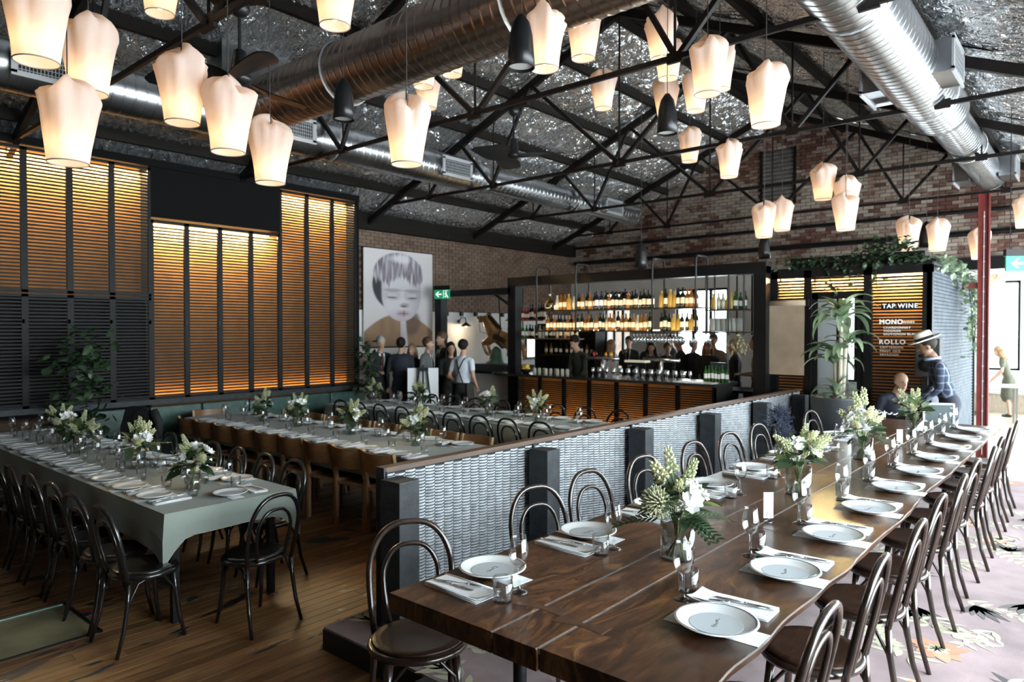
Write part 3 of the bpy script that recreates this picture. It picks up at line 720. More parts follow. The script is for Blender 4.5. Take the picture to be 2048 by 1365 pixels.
def cutlery(k):
    mb = MB()
    if k == 'fork':
        mb.tube([(0,-.095,.001),(0,-.05,.003),(0,.0,.004),(0,.03,.006)], [.0045,.004,.0025,.0035], 6, flat=.4)
        for i in range(4): mb.tube([(-.0065+.0043*i,.038,.0065),(-.0065+.0043*i,.06,.006),(-.0058+.0039*i,.1,.004)], [.0018,.0017,.001], 5, flat=.6)
        mb.tube([(0,.026,.006),(0,.034,.0066),(0,.044,.0068)], [.004,.0085,.0085], 8, flat=.3)
    else:
        mb.tube([(0,-.11,.003),(0,-.06,.003),(0,-.012,.003)], [.0045,.005,.0042], 6, flat=.6)
        mb.ell((0,-.008,.003), (.0055,.006,.004), 8, 6)
        mb.tube([(0,-.004,.003),(.001,.05,.003),(.002,.09,.0025),(-.004,.108,.002)], [.005,.0085,.0075,.001], 6, flat=.15)
    return mb.mesh(k, STEEL, True)
KNIFE, FORK = cutlery('knife'), cutlery('fork')
CARD = MB().box(-.055, .055, -.165, .165, 0, .0012).mesh('printed_card', PAPER)
ctx = MB()
for sy in (-1, 1):
    for i in range(3): ctx.box(-.02+.004*i, .02-.003*i, sy*.142-.001-.007*i*sy, sy*.142+.0012-.007*i*sy, .0012, .0015)
CTX = ctx.mesh('card_print', mat('pale_grey_print', (.45,.47,.49), .7))
def scribble(seed):
    rg = rnd(seed); P = []; n = rg.randint(4, 6)
    for i in range(n*10+1):
        t = i/10; a = 2*PI*t
        P.append((-.034+.068*i/(n*10)+.006*math.cos(a), .004*math.sin(a)*(2.2 if int(t) == 0 or rg.random() < .02 else 1)+.0025*math.sin(t*1.9+seed), .0024))
    return MB().tube(P, .0007, 4).mesh('handwriting', INK)
SCR = [scribble(i) for i in range(6)]
# a: direction the guest faces (unit vector towards the table middle), local +y
def setting(x, y, z, face, tag, small=False, cut=True, glassoff=(.02,.25), tumoff=(.10,.24), scr=None, card=True, seed=0, flip=1, noplate=False):
    rg = rnd(seed*31+5); rz = math.atan2(-face[0], face[1]); M = Matrix.Translation((x, y, z)) @ Matrix.Rotation(rz, 4, 'Z')
    def at(lx, ly, lz=0): p = M @ Vector((lx, ly, lz)); return (p.x, p.y, p.z)
    s = .84 if small else 1
    if card: 
        c = inst('printed_card', CARD, None, at(rg.uniform(-.008,.008), .005, .0005), rz+rg.uniform(-.04,.04)+ (PI/2 if small else 0)*0, scale=(s, s, 1), label='white printed card under the plate, '+tag, cat='card', group='printed cards under plates')
        if not small: inst('card_print', CTX, c)
    p = inst('white_plate' if small else 'dinner_plate', SPLATE if small else PLATE, None, at(0, 0, .0025), rg.uniform(0, 6), label='round white plate, '+tag, cat='plate', group='white plates')
    if not small: inst('rim_line', RIM, p)
    m = inst('round_menu', SMENU if small else MENU, None, at(0, 0, .0135 if small else .0155), rz+rg.uniform(-.25,.25), label='round grey menu card on the plate, '+tag, cat='menu', group='round menus on plates')
    if scr is not None: inst('handwriting', SCR[scr % 6], m)
    nx = flip*(.185 if small else .215)
    inst('folded_napkin', NAP, None, at(nx, .03, .002), rz+rg.uniform(-.06,.06), scale=(s, s*.92, 1), label='folded white napkin beside the plate, '+tag, cat='napkin', group='folded napkins')
    if cut:
        a = rg.uniform(-.12,.12)
        inst('knife', KNIFE, None, at(nx+.012, .0, .0165), rz+.05+a*.3, scale=(s, s, 1), label='steel knife on the napkin, '+tag, cat='knife', group='knives on napkins')
        inst('fork', FORK, None, at(nx-.014, .01, .0165), rz+.22+a, scale=(s, s, 1), label='steel fork on the napkin, '+tag, cat='fork', group='forks on napkins')
    g = (glassoff[0]*flip+rg.uniform(-.015,.015), glassoff[1]+rg.uniform(-.015,.015))
    inst('wine_glass', WGL, None, at(g[0]*s if small else g[0], g[1]*(.92 if small else 1), 0), rg.uniform(0,6), scale=(.98,)*3 if not small else (.93,)*3, label='stemmed wine glass, '+tag, cat='wine glass', group='wine glasses')
    g = (tumoff[0]*flip+rg.uniform(-.012,.012), tumoff[1]+rg.uniform(-.012,.012))
    inst('tumbler', TUM, None, at(g[0]*s if small else g[0], g[1]*(.92 if small else 1), 0), rg.uniform(0,6), scale=(1,1,1) if not small else (.95,)*3, label='straight glass tumbler, '+tag, cat='tumbler', group='glass tumblers')
# ================================================================ communal table
def table_wood():
    m, nt, b = base('polished_dark_walnut')
    v = pos(nt, (2.6, .75, 1)); w_ = noise_t(nt, v, 1.1, 3, .5, 1.2)
    va = nd(nt, 'ShaderNodeVectorMath', operation='MULTIPLY_ADD'); cx = nd(nt, 'ShaderNodeCombineXYZ')
    for i in range(3): nt.links.new(w_, cx.inputs[i])
    nt.links.new(cx.outputs[0], va.inputs[0]); va.inputs[1].default_value = (2.4, 2.4, 2.4); nt.links.new(v, va.inputs[2])
    f = noise_t(nt, va.outputs[0], 4.2, 9, .7, .5); big = noise_t(nt, v, .9, 2)
    c1 = ramp(nt, [(.25,(.014,.007,.004)),(.45,(.05,.022,.011)),(.56,(.13,.056,.023)),(.72,(.3,.15,.055))], f).outputs[0]
    c2 = ramp(nt, [(.3,(.012,.006,.004)),(.7,(.07,.03,.015))], f).outputs[0]
    c = mixc(nt, ramp(nt, [(.38,(0,0,0)),(.62,(1,1,1))], big).outputs[0], c2, c1)
    nt.links.new(c, b.inputs['Base Color']); b.inputs['Roughness'].default_value = .3; b.inputs['Specular IOR Level'].default_value = .3
    b.inputs['Coat Weight'].default_value = .12; b.inputs['Coat Roughness'].default_value = .1
    bn = nd(nt, 'ShaderNodeBump'); bn.inputs['Strength'].default_value = .06; bn.inputs['Distance'].default_value = .004
    nt.links.new(f, bn.inputs['Height']); nt.links.new(bn.outputs[0], b.inputs['Normal'])
    return m
TW = table_wood(); TZ = .9
ct = thing('communal_table', 'long dark live-edge timber communal table on the carpet', 'table', (0,0,0))
def slab(x0, x1, ya, yb_, live, seed, parent=ct, mate=TW):
    mb = MB(); n = 120; vs = []
    for i in range(n+1):
        y = ya+(yb_-ya)*i/n
        e = (.028*noise.noise((y*1.1, seed, 0))+.012*noise.noise((y*4.3, seed, 3))) if live else 0
        u = (.035+.025*noise.noise((y*2.1, 7, seed))) if live else 0
        r0 = x1+e
        vs += [(x0, y, TZ-.003), (x0+.003, y, TZ), (r0-.004, y, TZ), (r0, y, TZ-.005), (r0-u*.35, y, TZ-.035), (r0-u-.02*live, y, TZ-.072), (x0, y, TZ-.072)]
    fs = []
    for i in range(n):
        for j in range(7): a = i*7; fs.append((a+j, a+(j+1) % 7, a+7+(j+1) % 7, a+7+j))
    fs.append(tuple(range(6, -1, -1))); fs.append(tuple(n*7+j for j in range(7)))
    mb.add(vs, fs); return mb.obj('tabletop_slab', mate, parent)
slab(-2.065, -1.5385, 1.69, 8.68, 0, 1); slab(-1.5325, -1.3485, 1.69, 8.66, 0, 2); slab(-1.3425, -.825, 1.7, 8.68, 1, 3)
KEYW = woodmat('key_timber', [(.3,(.05,.022,.01)),(.7,(.11,.05,.02))], .3, (3,3,3), rvar=.2, coat=.5, bump=0)
GROOVE_HIGHLIGHT = mat('groove_highlight', (.3,.32,.34), .25, .3)  # pale tone paints in the light reflected by the slab grooves
def key(x, y, parent=ct):
    L, w_, n_ = .095, .034, .014
    pts = [(-L,-w_),(-L,w_),(0,n_),(L,w_),(L,-w_),(0,-n_)]
    vs = [(x+a, y+b+a*.12, TZ-.01) for a, b in pts]+[(x+a, y+b+a*.12, TZ+.0012) for a, b in pts]
    MB().add(vs, [(0,1,2,5),(5,2,3,4),(6,11,8,7),(11,10,9,8)]+[(i, 6+i, 6+(i+1) % 6, (i+1) % 6) for i in range(6)]).obj('butterfly_key', KEYW, parent)
for i in range(5):
    y = 1.96+i*1.55; key(-1.535, y); key(-1.345, y-.03)
MB().box(-1.5385, -1.5325, 1.69, 8.66, TZ-.02, TZ-.0015).obj('joint_highlight', GROOVE_HIGHLIGHT, ct)
MB().box(-1.3485, -1.3425, 1.7, 8.66, TZ-.02, TZ-.0015).obj('joint_highlight', GROOVE_HIGHLIGHT, ct)
for y in (2.15, 3.95, 5.75, 7.56):
    for x in (-1.8, -1.12):
        MB().tube([(x, y, PZ+.01), (x, y, TZ-.072)], .028, 14).lathe([(.001, PZ+.012), (.06, PZ+.012), (.06, PZ), (.001, PZ)], 18, (x, y, 0)).obj('leg', BLACK, ct, smooth=True)
    MB().box(-1.95, -.95, y-.03, y+.03, TZ-.095, TZ-.0725).obj('cross_bar', BLACK, ct)
CW = 'on the dark communal table'
for i in range(10):
    y = 2.2+.652*i
    setting(-.985, y, TZ, (-1, 0), 'communal table window side, %s from near end' % ORD[i], scr=i, seed=i, glassoff=(.17,.2), tumoff=(.235,.21))
for i in range(9):
    y = 2.1+.69*i
    if i == 2: y -= .0
    setting(-1.905, y, TZ, (1, 0), 'communal table partition side, %s from near end' % ORD[i], scr=i+3, seed=40+i, flip=1, glassoff=(.095,.215), tumoff=(.19,.215))
ch0 = make_chair('bentwood_chair', 'x', BENTB, SEATW)
first = True
def put(proto, x, y, z, rz, label, group, s=1.0):
    global USED
    if proto.name not in USED:
        _reg(proto); USED.add(proto.name); proto.location = (x, y, z); proto.rotation_euler = (0,0,rz); proto.scale = (s,s,s); props(proto, label=label, group=group); return proto
    return dup(proto, (x, y, z), rz, label, group, (s,s,s))
USED = set(); rg = rnd(21)
for i in range(10):
    put(ch0, -.9+rg.uniform(-.015,.015), 2.3+.66*i+rg.uniform(-.02,.02), PZ, PI/2+rg.uniform(-.05,.05), 'dark brown bentwood chair on the window side of the communal table, %s from the viewer' % ORD[i], 'bentwood chairs at the communal table')
for i, y in enumerate((1.97, 2.96, 3.54, 4.2, 5.0, 5.66, 6.35, 6.97, 7.75)):
    put(ch0, -2.2+rg.uniform(-.02,.02), y, PZ, -PI/2-(.58,.28,.15,.2,.12,.15,.1,.05,.15)[i], 'dark brown bentwood chair on the partition side of the communal table, %s from the viewer' % ORD[i], 'bentwood chairs at the communal table')
# ================================================================ three sage-clothed tables
def cloth_table(nm, x0, x1, y0, y1, side, end, tip, label, tlabel):
    z = .752
    t = thing('trestle_table', tlabel, 'table', (0,0,0), group='trestle tables under green cloths')
    MB().box(x0+.02, x1-.02, y0+.02, y1-.02, .70, .745).obj('tabletop', TIMBER, t)
    for x in (x0+.4, (x0+x1)/2, x1-.14):
        for y in (y0+.12, y1-.12): MB().box(x-.022, x+.022, y-.022, y+.022, 0, .70).obj('leg', BLACK, t)
    def ring(off, zz, hem):
        P = []
        segs = [((x0, y0), (x1, y0), (0,-1), side), ((x1, y0), (x1, y1), (1,0), end), ((x1, y1), (x0, y1), (0,1), side), ((x0, y1), (x0, y0), (-1,0), end)]
        for (a, b, n_, dr) in segs:
            L = math.hypot(b[0]-a[0], b[1]-a[1]); N = max(12, int(L/.06))
            for i in range(N):
                t_ = i/N; s = t_*L; e = min(s, L-s)
                k = max(0, 1-e/.16)
                drop = dr+(tip-dr)*k**1.6
                wv = .012*math.sin(s*9+a[0]*3)*(1-k)
                P.append((a, b, n_, t_, drop, wv, k))
        return P
    R_ = ring(0, 0, 0); mb = MB(); li = MB(); n = len(R_)
    for (m_, inset, dz) in ((mb, 0, 0), (li, -.005, -.004)):
        vs = []
        for lev in range(5):
            f = lev/4
            for idx, (a, b, n_, t_, drop, wv, k) in enumerate(R_):
                px, py = a[0]+(b[0]-a[0])*t_, a[1]+(b[1]-a[1])*t_
                nx, ny = n_
                if k > .02:      # round the corner normals
                    cxn = 1 if px > (x0+x1)/2 else -1; cyn = 1 if py > (y0+y1)/2 else -1
                    q = k*.5; nx, ny = nx*(1-q)+(cxn*q if nx == 0 else 0), ny*(1-q)+(cyn*q if ny == 0 else 0)
                o = (.012+.03*k)*min(1, f*2)+wv*f+inset
                vs.append((px+nx*o, py+ny*o, z+dz-drop*f-(0 if lev else 0)))
        fs = [(l*n+i, (l+1)*n+i, (l+1)*n+(i+1) % n, l*n+(i+1) % n) for l in range(4) for i in range(n)]
        m_.add(vs, fs)
    mb.add([(x0, y0, z), (x1, y0, z), (x1, y1, z), (x0, y1, z)], [(0,1,2,3)])
    c = thing('tablecloth', label, 'tablecloth', (0,0,0), group='sage green tablecloths')
    mb.obj('cloth', CLOTH, c, smooth=False); li.obj('lining', LINING, c)
ORDR = ORD
cloth_table('a', -9.35, -4.44, 1.86, 2.78, .24, .16, .33, 'sage green cloth on the front left table, corner flap hanging', 'black legged trestle table under the front left green cloth')
cloth_table('b', -9.15, -4.45, 4.1, 5.06, .24, .2, .3, 'sage green cloth on the middle table with oak chairs', 'black legged trestle table under the middle green cloth')
cloth_table('c', -9.2, -4.4, 6.3, 7.3, .26, .2, .3, 'sage green cloth on the far table nearest the bar', 'black legged trestle table under the far green cloth')
for i in range(11):
    setting(-4.93-.415*i, 2.0, .754, (0, 1), 'front green table near side, %s from right' % ORD[i], small=True, cut=i < 7, seed=100+i, glassoff=(.12,.19), tumoff=(.19,.2))
for i in range(10):
    setting(-5.0-.44*i, 2.63, .754, (0, -1), 'front green table far side, %s from right' % ORD[i], small=True, cut=False, seed=120+i, glassoff=(.1,.2), tumoff=(.18,.2))
setting(-4.6, 2.37, .754, (-1, 0), 'right-hand end of the front green table', small=True, cut=True, seed=99, glassoff=(.1,.22), tumoff=(.17,.2))
for i in range(9):
    setting(-4.9-.46*i, 4.13, .754, (0, 1), 'middle green table near side, %s from right' % ORD[i], small=True, cut=i < 5, seed=140+i, glassoff=(.12,.19), tumoff=(.19,.2))
for i in range(9):
    setting(-4.85-.47*i, 4.9, .754, (0, -1), 'middle green table far side, %s from right' % ORD[i], small=True, cut=False, seed=160+i, glassoff=(.1,.2), tumoff=(.18,.2))
for i in range(9):
    setting(-4.75-.48*i, 6.46, .754, (0, 1), 'farthest green table near side, %s from right' % ORD[i], small=True, cut=False, card=False, seed=180+i, glassoff=(.12,.19), tumoff=(.19,.2))
for i in range(9):
    setting(-4.8-.48*i, 7.14, .754, (0, -1), 'farthest green table bar side, %s from right' % ORD[i], small=True, cut=False, card=False, seed=200+i, glassoff=(.1,.2), tumoff=(.18,.2))
ch1 = make_chair('bentwood_chair', 'x', BENT, BENT); S1 = .97
for i in range(10): put(ch1, -4.5-.47*i, 1.76+rg.uniform(-.015,.015), 0, rg.uniform(-.08,.08), 'black bentwood chair on near side of the front green table, %s from right' % ORD[i], 'black bentwood chairs', S1)
for i in range(8): put(ch1, -4.9-.45*i, 2.82, 0, PI+rg.uniform(-.1,.1), 'black bentwood chair on far side of the front green table, %s from right' % ORD[i], 'black bentwood chairs', S1)
put(ch1, -4.2, 2.33, 0, PI/2+.1, 'black bentwood chair at the right-hand end of the front green table', 'black bentwood chairs', S1)
for i in range(9): put(ch1, -4.85-.47*i, 6.37, 0, rg.uniform(-.1,.1), 'black bentwood chair on near side of the far green table, %s from right' % ORD[i], 'black bentwood chairs', S1)
for i in range(9): put(ch1, -4.75-.5*i, 7.4, 0, PI+rg.uniform(-.15,.15), 'black bentwood chair on bar side of the far green table, %s from right' % ORD[i], 'black bentwood chairs', S1)
ok0 = make_oak('oak_chair', 'x')
for i in range(9): put(ok0, -5.0-.475*i, 4.2, 0, rg.uniform(-.05,.05), 'oak chair on near side of the middle green table, %s from right' % ORD[i], 'oak dining chairs', .96)
for i in range(8): put(ok0, -5.0-.5*i, 5.03, 0, PI+rg.uniform(-.05,.05), 'oak chair on far side of the middle green table, %s from right' % ORD[i], 'oak dining chairs', .96)
put(ok0, -9.26, 4.58, 0, -PI/2, 'oak chair at the banquette end of the middle green table', 'oak dining chairs', .96)
# ================================================================ hanging cloth lanterns
def ordw(n):
    if n <= 16: return ORD[n-1]
    teen = {17:'seventeenth',18:'eighteenth',19:'nineteenth',20:'twentieth',30:'thirtieth',40:'fortieth'}
    if n in teen: return teen[n]
    return {2:'twenty',3:'thirty'}[n//10]+'-'+ORD[n % 10-1]
def lantern_cloth():
    m = bpy.data.materials.new('lantern_cloth'); m.use_nodes = True; nt = m.node_tree; nt.nodes.clear()
    o = nd(nt, 'ShaderNodeOutputMaterial'); d = nd(nt, 'ShaderNodeBsdfDiffuse'); t = nd(nt, 'ShaderNodeBsdfTranslucent')
    d.inputs[0].default_value = (.72,.62,.58,1); t.inputs[0].default_value = (.85,.68,.55,1)
    x = nd(nt, 'ShaderNodeMixShader'); x.inputs[0].default_value = .5
    nt.links.new(d.outputs[0], x.inputs[1]); nt.links.new(t.outputs[0], x.inputs[2]); nt.links.new(x.outputs[0], o.inputs[0]); return m
LCLOTH = lantern_cloth(); WIRE = mat('lantern_wire', (.25,.2,.17), .5); BULB = emit('lantern_bulb', (1,.8,.5), 14)
CORD = mat('dark_cord', (.03,.02,.018), .7)
def lantern_mesh(seed):
    rg = rnd(seed); ph = [rg.uniform(0, 6) for _ in range(6)]; tl = rg.uniform(-.02, .02)
    prof = [(.099,0),(.1,.004),(.108,.08),(.122,.18),(.136,.27),(.148,.33),(.146,.36),(.128,.385),(.09,.405),(.045,.415),(.012,.42)]
    def mod(g, z, i):
        k = min(1, max(0, z/.3))
        return 1+k*(.11*(abs(math.sin(2.5*g+ph[0]))-.6)+.06*math.sin(7*g+ph[1]+z*5)+.05*math.sin(3*g+ph[2]+z*6)+.03*math.sin(13*g+ph[3]-z*8))+(.07*math.sin(11*g+ph[3]) if z > .35 else 0)
    mb = MB().lathe(prof, 44, mod=mod)
    for i, (x, y, z) in enumerate(mb.v):
        k = max(0, (z-.3)/.12); g = math.atan2(y, x)
        mb.v[i] = (x+tl*z, y, z+k*.04*math.sin(2*g+ph[4])+k*.03*math.sin(5*g+ph[5]))
    return mb.mesh('cloth_shade', LCLOTH, True)
LM = [lantern_mesh(i) for i in range(7)]
LRING = MB().tube([(.1*math.cos(2*PI*i/32), .1*math.sin(2*PI*i/32), 0) for i in range(32)], .0035, 6, closed=True).mesh('bottom_ring', WIRE, True)
LBULB = MB().ell((0,0,0), (.022,.022,.03), 12, 8).tube([(0,0,.028), (0,0,.07)], .014, 10).mesh('bulb', BULB, True)
LCROSS = MB().tube([(-.1,0,.0), (.1,0,.0)], .002, 4).tube([(0,-.1,0), (0,.1,0)], .002, 4).mesh('wire_cross', WIRE)
LCORD = MB().tube([(0,0,0), (0,0,1)], .0035, 5).mesh('cord', CORD)
LANT = [(-4.05,1.1,3.23),(-4.47,1.47,3.26),(-4.27,1.3,2.8),(-4.33,1.94,3.17),(-4.15,2.14,3.0),(-4.52,2.64,2.94),(-3.52,3.04,2.99),(-3.94,2.78,3.93),(-5.33,2.23,4.23),(-5.44,4.93,4.43),(-6.02,5.52,4.47),(-5.23,5.14,4.56),(-4.67,5.22,4.7),(-3.1,3.98,3.78),(-3.46,4.98,4.24),(-3.87,5.23,4.79),(-6.5,4.98,4.7),(-3.17,5.83,4.41),(-3.51,6.6,4.52),(-4.6,7.04,4.54),(-4.03,7.53,4.45),(-2.46,5.28,3.79),(-2.92,6.54,4.26),(-3.66,7.55,4.44),(-4.31,8.71,4.17),(-1.92,5.1,3.4),(-3.56,8.26,3.78),(-3.43,9.07,3.11),(-3.36,9.53,3.24),(-2.76,9.28,3.55),(-2.49,9.34,3.37),(-2.43,9.06,3.11),(-2.09,10.82,2.99),(-1.82,11.25,3.0),(-1.47,12.47,2.96),(-.9,12.04,3.33)]
def pxx(p): return (math.cos(.7086)*p[0]+math.sin(.7086)*p[1])/(-math.sin(.7086)*p[0]+math.cos(.7086)*p[1])
LANT.sort(key=pxx); rg = rnd(4)
LPOW = 1.3
def lantern(p, label, ztop):
    t = thing('cloth_lantern', label, 'lantern', p, rg.uniform(0, 6), group='white cloth lanterns')
    inst('cloth_shade', LM[rg.randrange(7)], t); inst('bottom_ring', LRING, t); inst('bulb', LBULB, t, (0,0,.06)); inst('wire_cross', LCROSS, t, (0,0,.13))
    inst('cord', LCORD, t, (0,0,.41), scale=(1,1,ztop-p[2]-.41))
    l = bpy.data.lights.new('lantern_light', 'POINT'); l.energy = LPOW; l.color = (1,.68,.36); l.shadow_soft_size = .03
    o = bpy.data.objects.new('lantern_light', l); col.objects.link(o); o.parent = t; o.location = (0,0,.1)
for i, p in enumerate(LANT): lantern(p, 'white cloth hanging lantern, %s counting from the left edge' % ordw(i+1), 4.21 if abs(p[0]+1.5) < .2 else zroof(p[0])-.05)
lantern((-1.77,17.58,2.6), 'white cloth lantern hanging inside the annex near its window', 3.2)
# ================================================================ black bullet pendants
PBLK = mat('black_pendant_metal', (.01,.01,.011), .35, .2)
PM = MB().lathe([(.012,.36),(.02,.36),(.03,.345),(.06,.3),(.078,.22),(.088,.1),(.094,0),(.088,0),(.08,.1),(.07,.22),(.03,.33)], 28).mesh('pendant_shade', PBLK, True)
PD = MB().lathe([(.001,.02),(.085,.02),(.086,.026),(.001,.026)], 24).mesh('diffuser_disc', mat('pale_diffuser', (.5,.48,.46), .6))
for i, (x, y, z, n) in enumerate([(-3.03,3.63,3.67,'hanging just right of the big cross duct'),(-3.04,5.7,3.67,'hanging below a lantern right of centre'),(-5.05,3.65,3.72,'half hidden under the big cross duct'),(-5.13,8.85,2.79,'lit and hanging low in front of the bar'),(-4.02,10.64,3.0,'against the brick gable above the bar post'),(-1.96,11.29,3.07,'between two lanterns above the trailing plants')]):
    t = thing('pendant_lamp', 'black bullet-shaped pendant lamp '+n, 'pendant lamp', (x, y, z), group='black bullet pendants')
    inst('pendant_shade', PM, t); inst('diffuser_disc', PD, t); inst('cord', LCORD, t, (0,0,.355), scale=(1,1,zroof(x)-z-.4))
    if i in (3,):
        l = bpy.data.lights.new('pendant_light', 'SPOT'); l.energy = 40; l.spot_size = 1.6; l.color = (1,.85,.65); o = bpy.data.objects.new('pendant_light', l); col.objects.link(o); o.parent = t; o.location = (0,0,.015)
# ================================================================ ceiling fans
FANM = mat('fan_black', (.008,.008,.009), .4, 0, .4)
def fan(p, ztop, label, a0):
    t = thing('ceiling_fan', label, 'fan', p, a0, group='black ceiling fans')
    MB().lathe([(.001,-.05),(.05,-.045),(.085,-.02),(.09,.01),(.07,.03),(.055,.12),(.045,.2),(.02,.22),(.001,.22)], 24).obj('motor_housing', FANM, t, smooth=True)
    MB().tube([(0,0,.2), (0,0,ztop-p[2])], .013, 8).obj('down_rod', FANM, t)
    MB().ell((0,0,ztop-p[2]-.02), (.075,.075,.07), 16, 10).obj('mounting_ball', FANM, t, smooth=True)
    MB().cbox((0,0,ztop-p[2]+.05), (.42,.12,.05)).obj('mounting_plate', TRUSS, t)
    def bl(u, v):
        s = .07+.6*u; w = .06+.11*math.sin(PI*min(1, u*1.05)**.8); tw = .5-.35*u
        c = (v-.5)*w*2*(1 if u < .97 else .55)
        return (s, c*math.cos(tw)+.05*math.sin(u*2.2), c*math.sin(tw)-.02*u)
    b = MB().grid(bl, 14, 4)
    n0 = len(b.v); b.grid(lambda u, v: tuple(np.array(bl(u, 1-v))+np.array((0,0,-.008))), 14, 4)
    bm_ = b.mesh('fan_blade', FANM, True)
    for k in range(3): inst('fan_blade', bm_, t, (0,0,0), 2*PI*k/3)
fan((-4.9,2.62,3.76), 4.3, 'black three-blade ceiling fan at upper left before the big duct', 3.85)
fan((-5.84,6.85,4.15), 4.74, 'black ceiling fan hanging in the middle of the roof', .3)
for (x, y, z) in ((-4.9,2.62,4.36), (-5.84,6.85,4.8)): pass

# ================================================================ flower arrangements
def leaf_mesh(name, L, W, m, curl=.25, fold=.25, n=6, tipw=1.0):
    def fn(u, v):
        w_ = W*math.sin(PI*(v*.93+.035)**.85)*(1 if v < .97 else .3)
        x = (u-.5)*2*w_; z = -curl*L*v*v+fold*abs(x)
        return (x, L*v*(1-.15*curl*v), z)
    return MB().grid(fn, 2, n).mesh(name, m, True)
LF_BIG = leaf_mesh('large_leaf', .17, .055, LEAF1, .35, .2, 8)
LF_MED = leaf_mesh('leaf', .1, .026, LEAF1, .25)
LF_OL = leaf_mesh('leaf', .085, .02, LEAF2, .3)
LF_GR = leaf_mesh('leaf', .07, .024, LEAF3, .2)
def mum_mesh():
    mb = MB(); rg = rnd(2)
    for i in range(120):
        z = 1-1.55*(i+.5)/120; a = i*2.39996; r = math.sqrt(max(0, 1-z*z)); d = Vector((r*math.cos(a), r*math.sin(a), z))
        L = .052*rg.uniform(.85, 1.15); up = Vector((0,0,1))
        p1 = d*.014; p2 = d*(L*.6)+up*.004; p3 = d*L+up*(.012 if z > -.1 else -.004)
        mb.tube([p1, p2, p3, p3-d*.008+up*.006*(1 if z > 0 else -.5)], [.0018,.0032,.0028,.0012], 4, cap=False)
    mb.ell((0,0,0), (.02,.02,.02), 10, 6); return mb.mesh('chrysanthemum', CREAM, True)
def spike_mesh(m, H=.13):
    mb = MB(); rg = rnd(9)
    for i in range(30):
        t = i/30; z = H*t; r = .019*(1-.72*t)+.003; a = i*2.4
        s = .0145*(1-.6*t)
        M = Matrix.Rotation(a, 4, 'Z') @ Matrix.Rotation(.9-.5*t, 4, 'Y')
        mb.lathe([(.001,0),(s*.7,.004),(s,.012),(s*.75,.019)], 6, (r*math.cos(a), r*math.sin(a), z), M=M, mod=lambda g, z_, i_: 1+.18*math.sin(3*g))
    mb.tube([(0,0,-.05),(0,0,H)], .0025, 5); return mb.mesh('flower_spike', m, True)
def blossom_mesh(m, n=4, s=1.0, seed=3):
    mb = MB(); rg = rnd(seed)
    for k in range(n):
        c = Vector((rg.uniform(-.022,.022), rg.uniform(-.022,.022), rg.uniform(-.006,.014)))*s*(0 if n == 1 else 1)
        M0 = Matrix.Translation(c) @ Matrix.Rotation(rg.uniform(-.6,.6), 4, 'X') @ Matrix.Rotation(rg.uniform(-.6,.6), 4, 'Y')
        for q in range(6):
            def fn(u, v, q=q):
                w_ = .011*s*math.sin(PI*(v*.86+.08)); p = Vector(((u-.5)*2*w_, .024*s*v, .012*s*v*v+.004*s*abs(u-.5)))
                return tuple(M0 @ (Matrix.Rotation(q*PI/3, 4, 'Z') @ p))
            mb.grid(fn, 2, 4)
    return mb.mesh('white_blossom', m, True)
def bud_mesh():
    mb = MB(); mb.ell((0,0,0), (.028,.028,.031), 14, 10)
    for i in range(46):
        z = 1-1.9*(i+.5)/46; a = i*2.4; r = math.sqrt(max(0, 1-z*z)); d = Vector((r*math.cos(a), r*math.sin(a), z))
        mb.ell(d*.0285, (.006,.006,.004), 5, 3, M=d.to_track_quat('Z', 'Y').to_matrix().to_4x4())
    return mb.mesh('round_bud', leafmat('pale_bud', (.62,.62,.5), (.75,.74,.64), .6, .2), True)
def berry_mesh():
    mb = MB(); rg = rnd(6)
    for i in range(26): 
        p = Vector((rg.gauss(0,.022), rg.gauss(0,.022), rg.gauss(0,.018))); mb.ell(p, (.0042,)*3, 6, 4); mb.tube([p, (0,0,-.03)], .0006, 3, cap=False)
    return mb.mesh('berry_cluster', LEAF3, True)
def sprig_mesh(m, L=.2, n=9):
    mb = MB()
    mb.tube([(0,0,0),(0,L*.5,.012),(0,L,-.005)], .0014, 4)
    for i in range(n):
        t = (i+1)/n
        for sx in (-1, 1):
            M = Matrix.Translation((0, L*t, .012*math.sin(PI*t))) @ Matrix.Rotation(sx*-(.85-.3*t), 4, 'Z') @ Matrix.Rotation(.2, 4, 'X')
            def fn(u, v): 
                w_ = .007*math.sin(PI*(v*.9+.05)); return tuple(M @ Vector(((u-.5)*2*w_, .045*v*(1.1-.4*t), -.006*v*v)))
            mb.grid(fn, 2, 4)
    return mb.mesh('leafy_sprig', m, True)
MUM, SPK, SPK2, BLO, BLO1, BUD, BER, SPR, SPR2 = mum_mesh(), spike_mesh(LIME), spike_mesh(CREAM, .11), blossom_mesh(PETALW, 5, 1.15), blossom_mesh(PETALW, 3, 1.3, 8), bud_mesh(), berry_mesh(), sprig_mesh(LEAF1), sprig_mesh(LEAF2, .17)
def vase_mesh(r, h): return MB().lathe([(.001,0),(r*.97,0),(r,.006),(r,h),(r-.003,h),(r-.003,.012),(.001,.01)], 32).mesh('glass_vase', VGLASS, True)
VB, VS = vase_mesh(.075,.17), vase_mesh(.055,.14)
def stems_mesh(r, h, seed, n=22):
    mb = MB(); rg = rnd(seed)
    for i in range(n):
        a = rg.uniform(0, 2*PI); q = rg.uniform(.3, .8)*r
        mb.tube([(-q*math.cos(a), -q*math.sin(a), .014), (q*.15*math.cos(a), q*.15*math.sin(a), h*.6), (q*.8*math.cos(a), q*.8*math.sin(a), h+.05)], .0026, 5)
    return mb.mesh('stems', STEM, True)
